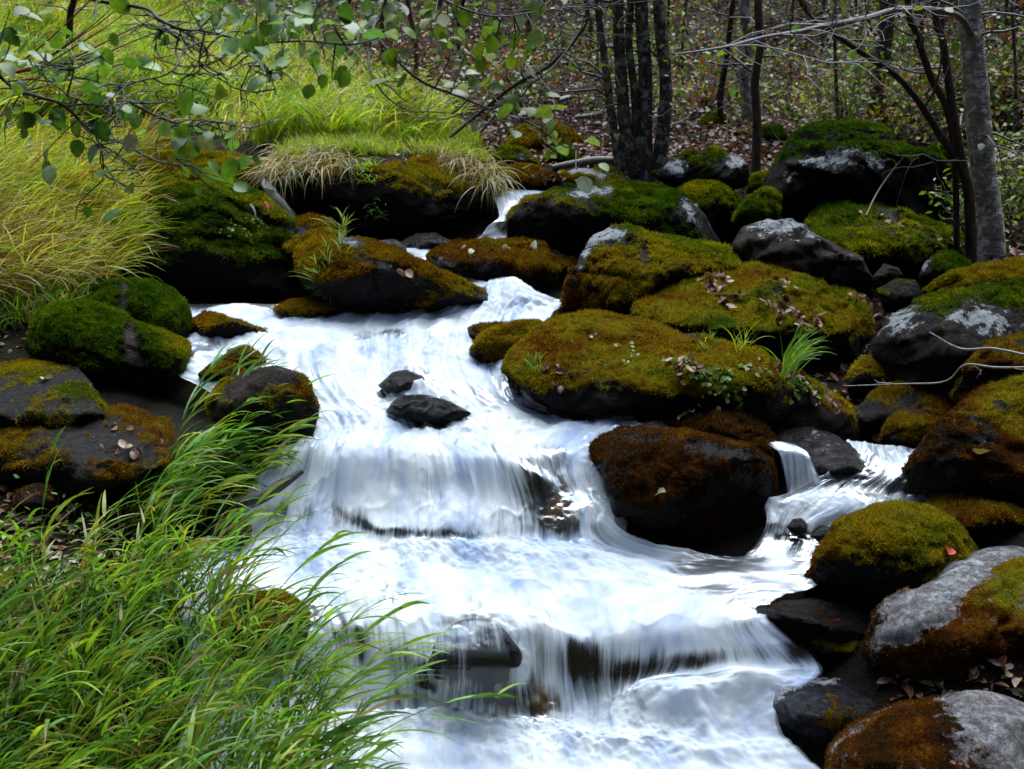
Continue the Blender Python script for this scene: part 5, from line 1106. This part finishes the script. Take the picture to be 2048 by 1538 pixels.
shrub(2045, 720, .22, 30, YELL, [1, 1, 1, 1], "few yellow green leaves at the right edge above the rust red boulder", None, .055, 3)

s = Soup()
for _ in range(2000):                            # the tangle of fine dead twigs
    x, y = rng.uniform(660, 2090), rng.uniform(-40, 320)
    if rng.random() < .16: x, y = rng.uniform(-500, 660), rng.uniform(-60, 45)
    if x < 900 and y > 150: continue
    if y > 250 and rng.random() < .5: continue
    p = ground_hit([x], [y])[0]; a = rng.uniform(0, 6.3); l = rng.uniform(.3, 1.1)
    b = wander(p + [0, 0, rng.uniform(0, .5)], [cos(a), sin(a) * .6, rng.uniform(-.1, 1.2)], l, 5, .2, .02); v = rng.random()
    tube(s, b, np.linspace(rng.uniform(.002, .005), .001, len(b)), 3, col=np.array([.025, .017, .013]) * (1 - v) + np.array([.10, .08, .07]) * v ** 4)
tag(s.build("undergrowth", M_TWIG), "tangle of fine dead twigs covering the wooded slope", "undergrowth", kind="stuff")
LP = [(-80, 980), (120, 960), (260, 1000), (330, 1090), (200, 1180), (-80, 1200)]
q = np.concatenate([in_poly_pts(LP, 420), in_poly_pts([(-60, 640), (60, 650), (90, 700), (-60, 730)], 60), in_poly_pts([(1640, 760), (1900, 750), (1900, 900), (1700, 880)], 160), in_poly_pts([(1750, 1350), (2060, 1330), (2060, 1450), (1800, 1440)], 120)]); r0 = ground_hit(q[:, 0], q[:, 1]); n = len(r0)
s = Soup(); s.add(*leaf_mesh(r0 + [0, 0, .012], rng.normal(0, 1, (n, 3)) * [1, 1, .3], np.array([0, 0, 1.]) + rng.normal(0, .45, (n, 3)), rng.uniform(.025, .06, n), mixcol([(.16, .07, .035), (.24, .13, .08), (.08, .035, .02), (.36, .30, .24), (.20, .20, .06)], [3, 2, 3, 1.5, 1], n), 4, .65, .4, .3))
tag(s.build("bank_litter", M_DRY), "damp brown leaves lying on the dark ground between the bank stones", "leaf litter", kind="stuff")
n = 30000
q = np.stack([rng.uniform(560, 2150, n), np.where(rng.random(n) < .8, rng.uniform(-60, 330, n), rng.uniform(300, 800, n))], -1)
q = np.concatenate([q[(q[:, 0] > 950) | (q[:, 1] < 240)], np.stack([rng.uniform(-600, 560, 4000), rng.uniform(-70, 60, 4000)], -1)]); r0 = ground_hit(q[:, 0], q[:, 1]); n = len(r0)
s = Soup(); nrm = np.array([0, 0, 1.]) + rng.normal(0, .5, (n, 3)); ax = rng.normal(0, 1, (n, 3)) * [1, 1, .3]
s.add(*leaf_mesh(r0 + [0, 0, .012], ax, nrm, rng.uniform(.03, .075, n), mixcol([(.075, .026, .011), (.12, .040, .014), (.045, .016, .008), (.12, .070, .04), (.17, .038, .011), (.07, .062, .014)], [4, 3, 3, 1.5, 1.5, .8], n), 3, .65, .4, .3))
tag(s.build("leaf_litter", M_DRY), "brown fallen leaves covering the wooded slope", "leaf litter", kind="stuff")
n = 30000
q = np.stack([rng.uniform(680, 2090, n), rng.uniform(-60, 280, n)], -1); r0 = ground_hit(q[:, 0], q[:, 1]) + np.stack([0 * q[:, 0], 0 * q[:, 0], rng.uniform(.05, .7, n) ** 1.3], -1)
cl = fbm(r0 * 1.5, 3, 91); k = cl > .13; r0 = r0[k]; n = len(r0)
s = Soup(); s.add(*leaf_mesh(r0, rng.normal(0, 1, (n, 3)), np.array([0, -.3, 1.]) + rng.normal(0, .5, (n, 3)), rng.uniform(.03, .075, n), mixcol(OLIVE + AUT, [3, 2, 3, .6, 1.2, 1, 1, .5], n), 3, .65))
tag(s.build("brush_leaves", M_LEAF), "sparse green and rust leaves floating in the brush of the slope", "undergrowth", kind="stuff")

# ------------------------------------------------------------------ overhanging leafy branches near the camera
ALD = [(.075, .17, .035), (.10, .20, .032), (.16, .28, .028), (.17, .23, .15)]
def overhang(label, lines, Y, clusters, w=(9, 3), extra=10, size=.060, wts=(3, 3, 2, 2), cols=ALD):
    """lines = pixel polylines of wood; clusters = (x, y, count) where leaves hang"""
    A0 = P(lines[0][0][0], lines[0][0][1], Y); e = empty("alder_branch", A0); tag(e, label, "branch", None)
    s, lf = Soup(), Soup(); segs = []
    for k, ln in enumerate(lines):
        A = np.stack([P(x, y, Y + .12 * math.sin(i * 1.3 + k)) for i, (x, y) in enumerate(ln)])
        ww = w if k == 0 else (w[0] * .6, w[1] * .7)
        pp, rr = tube(s, A, np.linspace(ww[0], ww[1], len(A)) * .5 * Y / F, 7, 8 * len(A), .10, k, col=(.035, .032, .034)); segs.append(pp)
        limbs(s, pp, rr, extra, .18, .1, col=(.035, .032, .034), sub=2, up=0)
    allp = np.concatenate(segs); ap_x, ap_y = proj(allp); pos, ax = [], []
    for (cx, cy, n) in clusters:
        n = int(n * 1.5 + .5)
        t = P(cx, cy, Y + rng.normal(0, .15)); i = np.argmin((ap_x - cx) ** 2 + (ap_y - cy) ** 2); b0 = allp[i]
        mid = (b0 + t) / 2 + rng.normal(0, .02, 3); tw = catmull([b0, mid, t], 8)
        tube(s, tw, np.linspace(.0028, .0013, 8), 4, col=(.04, .036, .036))
        for _ in range(n):
            f = rng.integers(3, 8); pos.append(tw[f] + rng.normal(0, .05 if n > 1 else .004, 3) * [1, 1, .7]); d = tw[-1] - tw[0]; d /= np.linalg.norm(d) + 1e-6
            ax.append(d * .6 + rng.normal(0, .55, 3) + [0, 0, -.45])
    n = len(pos); nrm = np.array([0, -.25, 1.]) + rng.normal(0, .5, (n, 3))
    lf.add(*leaf_mesh(np.array(pos), np.array(ax), nrm, rng.uniform(.6, 1.15, n) * size, mixcol(cols, wts, n, .15), 11, .82, .22, .35, .07))
    s.build("twigs", M_TWIG, e); lf.build("leaves", M_LEAF, e)
overhang("dark alder branch with broad leaves entering from the left edge", [[(-60, 125), (0, 154), (31, 178), (82, 195), (130, 213), (191, 270), (240, 284), (290, 311), (330, 327), (385, 331)], [(130, 213), (170, 208), (215, 212), (260, 205), (320, 206)], [(130, 205), (140, 170), (148, 140), (150, 120)], [(191, 270), (205, 310), (206, 360)], [(260, 205), (320, 235), (380, 252), (430, 245), (500, 257)]], 3.9,
    [(20, 20, 3), (25, 50, 2), (20, 95, 3), (60, 110, 3), (100, 125, 4), (70, 145, 3), (35, 120, 3), (130, 95, 2), (150, 135, 3), (180, 120, 3), (200, 115, 2), (240, 135, 2), (185, 165, 2), (120, 175, 3), (80, 215, 3), (20, 205, 3), (40, 265, 4), (10, 290, 2), (60, 335, 3), (130, 265, 2), (240, 205, 2), (225, 230, 3), (235, 250, 2), (345, 255, 2), (385, 250, 2), (365, 280, 3), (425, 255, 1), (430, 280, 2), (450, 295, 2), (470, 320, 1), (460, 360, 1), (380, 320, 1), (390, 355, 1), (455, 395, 1), (490, 375, 1), (335, 180, 2), (345, 210, 2), (290, 335, 1), (500, 265, 1), (150, 440, 1), (0, 240, 2)])
overhang("long dark alder branch crossing the top left with broad green leaves", [[(150, -20), (191, 0), (290, 17), (318, 38), (362, 58), (410, 63), (513, 84), (615, 82), (700, 89), (760, 75)], [(362, 58), (352, 100), (358, 125), (330, 150), (270, 165), (225, 185)], [(513, 84), (520, 120), (540, 150), (553, 190)], [(318, 38), (350, 70), (382, 92)], [(410, 63), (400, 110), (398, 150)]], 3.6,
    [(180, 50, 2), (325, 55, 1), (365, 80, 1), (438, 95, 1), (465, 80, 2), (480, 55, 1), (500, 25, 3), (540, 20, 2), (420, 40, 2), (555, 80, 2), (570, 90, 2), (580, 60, 2), (530, 130, 2), (500, 145, 2), (475, 140, 1), (490, 160, 1), (455, 165, 1), (640, 45, 2), (655, 20, 2), (640, 160, 2), (665, 165, 1), (635, 105, 2), (610, 120, 1), (690, 50, 2), (600, 30, 2), (560, 45, 2), (400, 15, 2), (450, 10, 3), (520, 5, 3), (585, 10, 3), (640, 5, 3), (700, 10, 3), (250, 30, 2)], size=.058)
overhang("twin drooping dark twigs with pale leaves hanging in the top centre", [[(775, -20), (765, 30), (748, 60), (790, 116), (845, 164), (913, 191), (981, 219), (1050, 243), (1084, 260), (1118, 287), (1152, 301)], [(748, 60), (739, 100), (739, 137), (760, 178), (787, 205), (821, 222), (865, 224), (937, 229)], [(981, 219), (1040, 195), (1060, 170), (1110, 130), (1160, 60), (1180, 15), (1240, 8), (1320, 0)], [(870, -10), (935, 20), (1000, 33), (1080, 22), (1180, 8)]], 4.4,
    [(715, 45, 3), (705, 30, 2), (755, 55, 1), (790, 60, 1), (815, 45, 2), (865, 20, 2), (895, 30, 2), (850, 15, 1), (835, 65, 1), (880, 125, 1), (905, 180, 1), (955, 10, 2), (990, 80, 1), (1030, 70, 2), (1085, 20, 3), (1055, 125, 1), (1060, 70, 1), (1045, 190, 1), (1065, 130, 1), (1080, 225, 2), (1110, 225, 2), (1135, 230, 2), (1115, 210, 1), (1030, 205, 1), (1085, 290, 1), (1075, 270, 1), (1120, 290, 1), (1145, 300, 1), (1010, 200, 1), (990, 175, 1), (1160, 325, 1), (900, 100, 1), (1000, 90, 1), (920, 45, 1), (820, 10, 3), (760, 10, 3), (960, 60, 2), (1010, 40, 2), (840, 100, 2), (790, 140, 2), (870, 60, 2), (930, 110, 2)], w=(8, 2.5), extra=7, size=.062, cols=[(.10, .17, .022), (.07, .12, .02), (.16, .22, .025), (.17, .20, .16)], wts=(3, 2, 3, 3))
s = Soup()
A = np.stack([P(x, y, 9.0) for x, y in ((40, 140), (100, 118), (190, 60), (250, 20), (300, -20))])
for k in range(7):
    o = rng.normal(0, .12, 3); tube(s, A + o * np.linspace(.2, 1.4, 5)[:, None], np.linspace(.007, .003, 5), 5, 16, .05, k, col=(.16, .025, .02))
tag(s.build("red_stems", M_TWIG), "spray of bare dark red stems in the upper left corner", "shrub")

# ------------------------------------------------------------------ fallen leaves lying on the boulders, one object each
LEAFS = []
for k, c in enumerate([(.24, .13, .075), (.19, .09, .05), (.14, .055, .03), (.30, .21, .15), (.10, .045, .028), (.42, .40, .37), (.34, .38, .26), (.38, .03, .012), (.18, .07, .03), (.26, .19, .09)]):
    V, Fc, C = leaf_mesh(np.zeros((1, 3)), np.array([[1., 0, .1]]), np.array([[0, 0, 1.]]), np.array([1.0]), np.array([c]), 7, .62, .8, .9, .09)
    V[:, 0] -= .5; LEAFS.append(mesh_data("fallen_leaf", V, Fc, M_DRY, col=C * rng.normal(1, .08, (len(C), 1))))
def fall(key, poly, n, label, kinds=(0, 1, 2, 3, 4, 8, 9), size=(.03, .058), nz=.25, group=True):
    r0, nr = rock_pts(key, poly, n, nz)
    for p, m_ in zip(r0, nr):
        o = bpy.data.objects.new("fallen_leaf", LEAFS[kinds[rng.integers(len(kinds))]]); COL.objects.link(o)
        up = Vector(m_ + rng.normal(0, .35, 3)); o.rotation_mode = 'QUATERNION'
        from mathutils import Quaternion
        o.rotation_quaternion = up.to_track_quat('Z', 'X') @ Quaternion((0, 0, 1), rng.uniform(0, 6.28))
        o.location = [float(x) for x in p + m_ * .014]; sz = rng.uniform(*size); o.scale = (sz, sz * rng.uniform(.75, 1.2), sz)
        tag(o, label, "leaf", ("fallen leaves: " + label) if n > 1 else None)
fall("leafslabbig", [(1395, 556), (1440, 548), (1500, 600), (1560, 610), (1650, 640), (1655, 655), (1560, 650), (1470, 625), (1420, 600)], 112, "brown fallen leaf on the middle of the largest mossy slab")
fall("leafslabbig", [(1540, 560), (1590, 560), (1590, 600), (1550, 600)], 16, "brown fallen leaf on the back of the largest mossy slab")
fall("leafslabbig", [(1700, 588), (1745, 588), (1750, 625), (1705, 622)], 14, "brown fallen leaf heaped on the right end of the largest mossy slab")
fall("longmossy", [(1500, 703), (1600, 752), (1705, 828), (1690, 850), (1585, 780), (1490, 718)], 46, "brown fallen leaf along the ridge of the long golden mossy boulder")
fall("longmossy", [(1335, 715), (1400, 725), (1430, 770), (1390, 785), (1340, 750)], 20, "brown fallen leaf on the flank of the long golden mossy boulder", nz=-.2)
fall("longmossy", [(1085, 735), (1125, 735), (1125, 775), (1090, 765)], 6, "dark red fallen leaf at the waterline foot of the long golden boulder", (2, 1, 4), nz=-.5)
fall("leafslab", [(1700, 420), (1830, 445), (1930, 495), (1900, 515), (1790, 480), (1700, 445)], 32, "brown fallen leaf on the slab below the huge boulder")
fall("leafrock", [(1050, 340), (1180, 370), (1160, 385), (1050, 375)], 18, "red brown fallen leaf on the low rock above the upper waterfall", (2, 8, 1))
fall("overhang", [(690, 285), (890, 285), (960, 318), (900, 325), (690, 325)], 26, "grey brown fallen leaf on top of the black fronted boulder", (0, 3, 1, 5))
fall("leftlow", [(150, 835), (300, 850), (330, 900), (250, 915), (170, 880)], 16, "wet brown fallen leaf on the rust topped boulder at the left", (0, 1, 2, 3))
fall("flatorange", [(930, 493), (1080, 490), (1080, 502), (930, 508)], 5, "pale round fallen leaf on the flat rust coloured rock", (6, 5), (.05, .07))
fall("brownback", [(1340, 818), (1460, 815), (1450, 835), (1350, 838)], 3, "white fallen leaf on top of the dark brown boulder at the back", (5, 6), (.05, .08))
fall("brownbig", [(1300, 985), (1325, 985), (1325, 1005), (1300, 1005)], 1, "pale green fallen leaf stuck on the large dark brown boulder", (6,), (.07, .08), -1)
fall("redbig", [(1955, 905), (1985, 905), (1985, 925), (1955, 925)], 1, "single tan fallen leaf on the big rust red boulder", (3,), (.08, .09), -1)
fall("leftbig", [(495, 385), (520, 385), (525, 415), (495, 412)], 1, "bright red fallen leaf on the big green boulder", (7,), (.06, .07), -1)
fall("dome", [(1870, 1085), (1900, 1085), (1900, 1110), (1870, 1110)], 1, "orange red fallen leaf on the dome shaped mossy boulder", (7,), (.05, .06), -1)
fall("slanted", [(780, 525), (860, 550), (850, 570), (780, 550)], 3, "grey fallen leaf on the slanting rock", (5, 3), (.05, .07), -1)
fall("leftslab", [(60, 740), (110, 735), (110, 760), (60, 760)], 1, "pale green fallen leaf on the flat slab at the left edge", (6,), (.08, .09), -1)
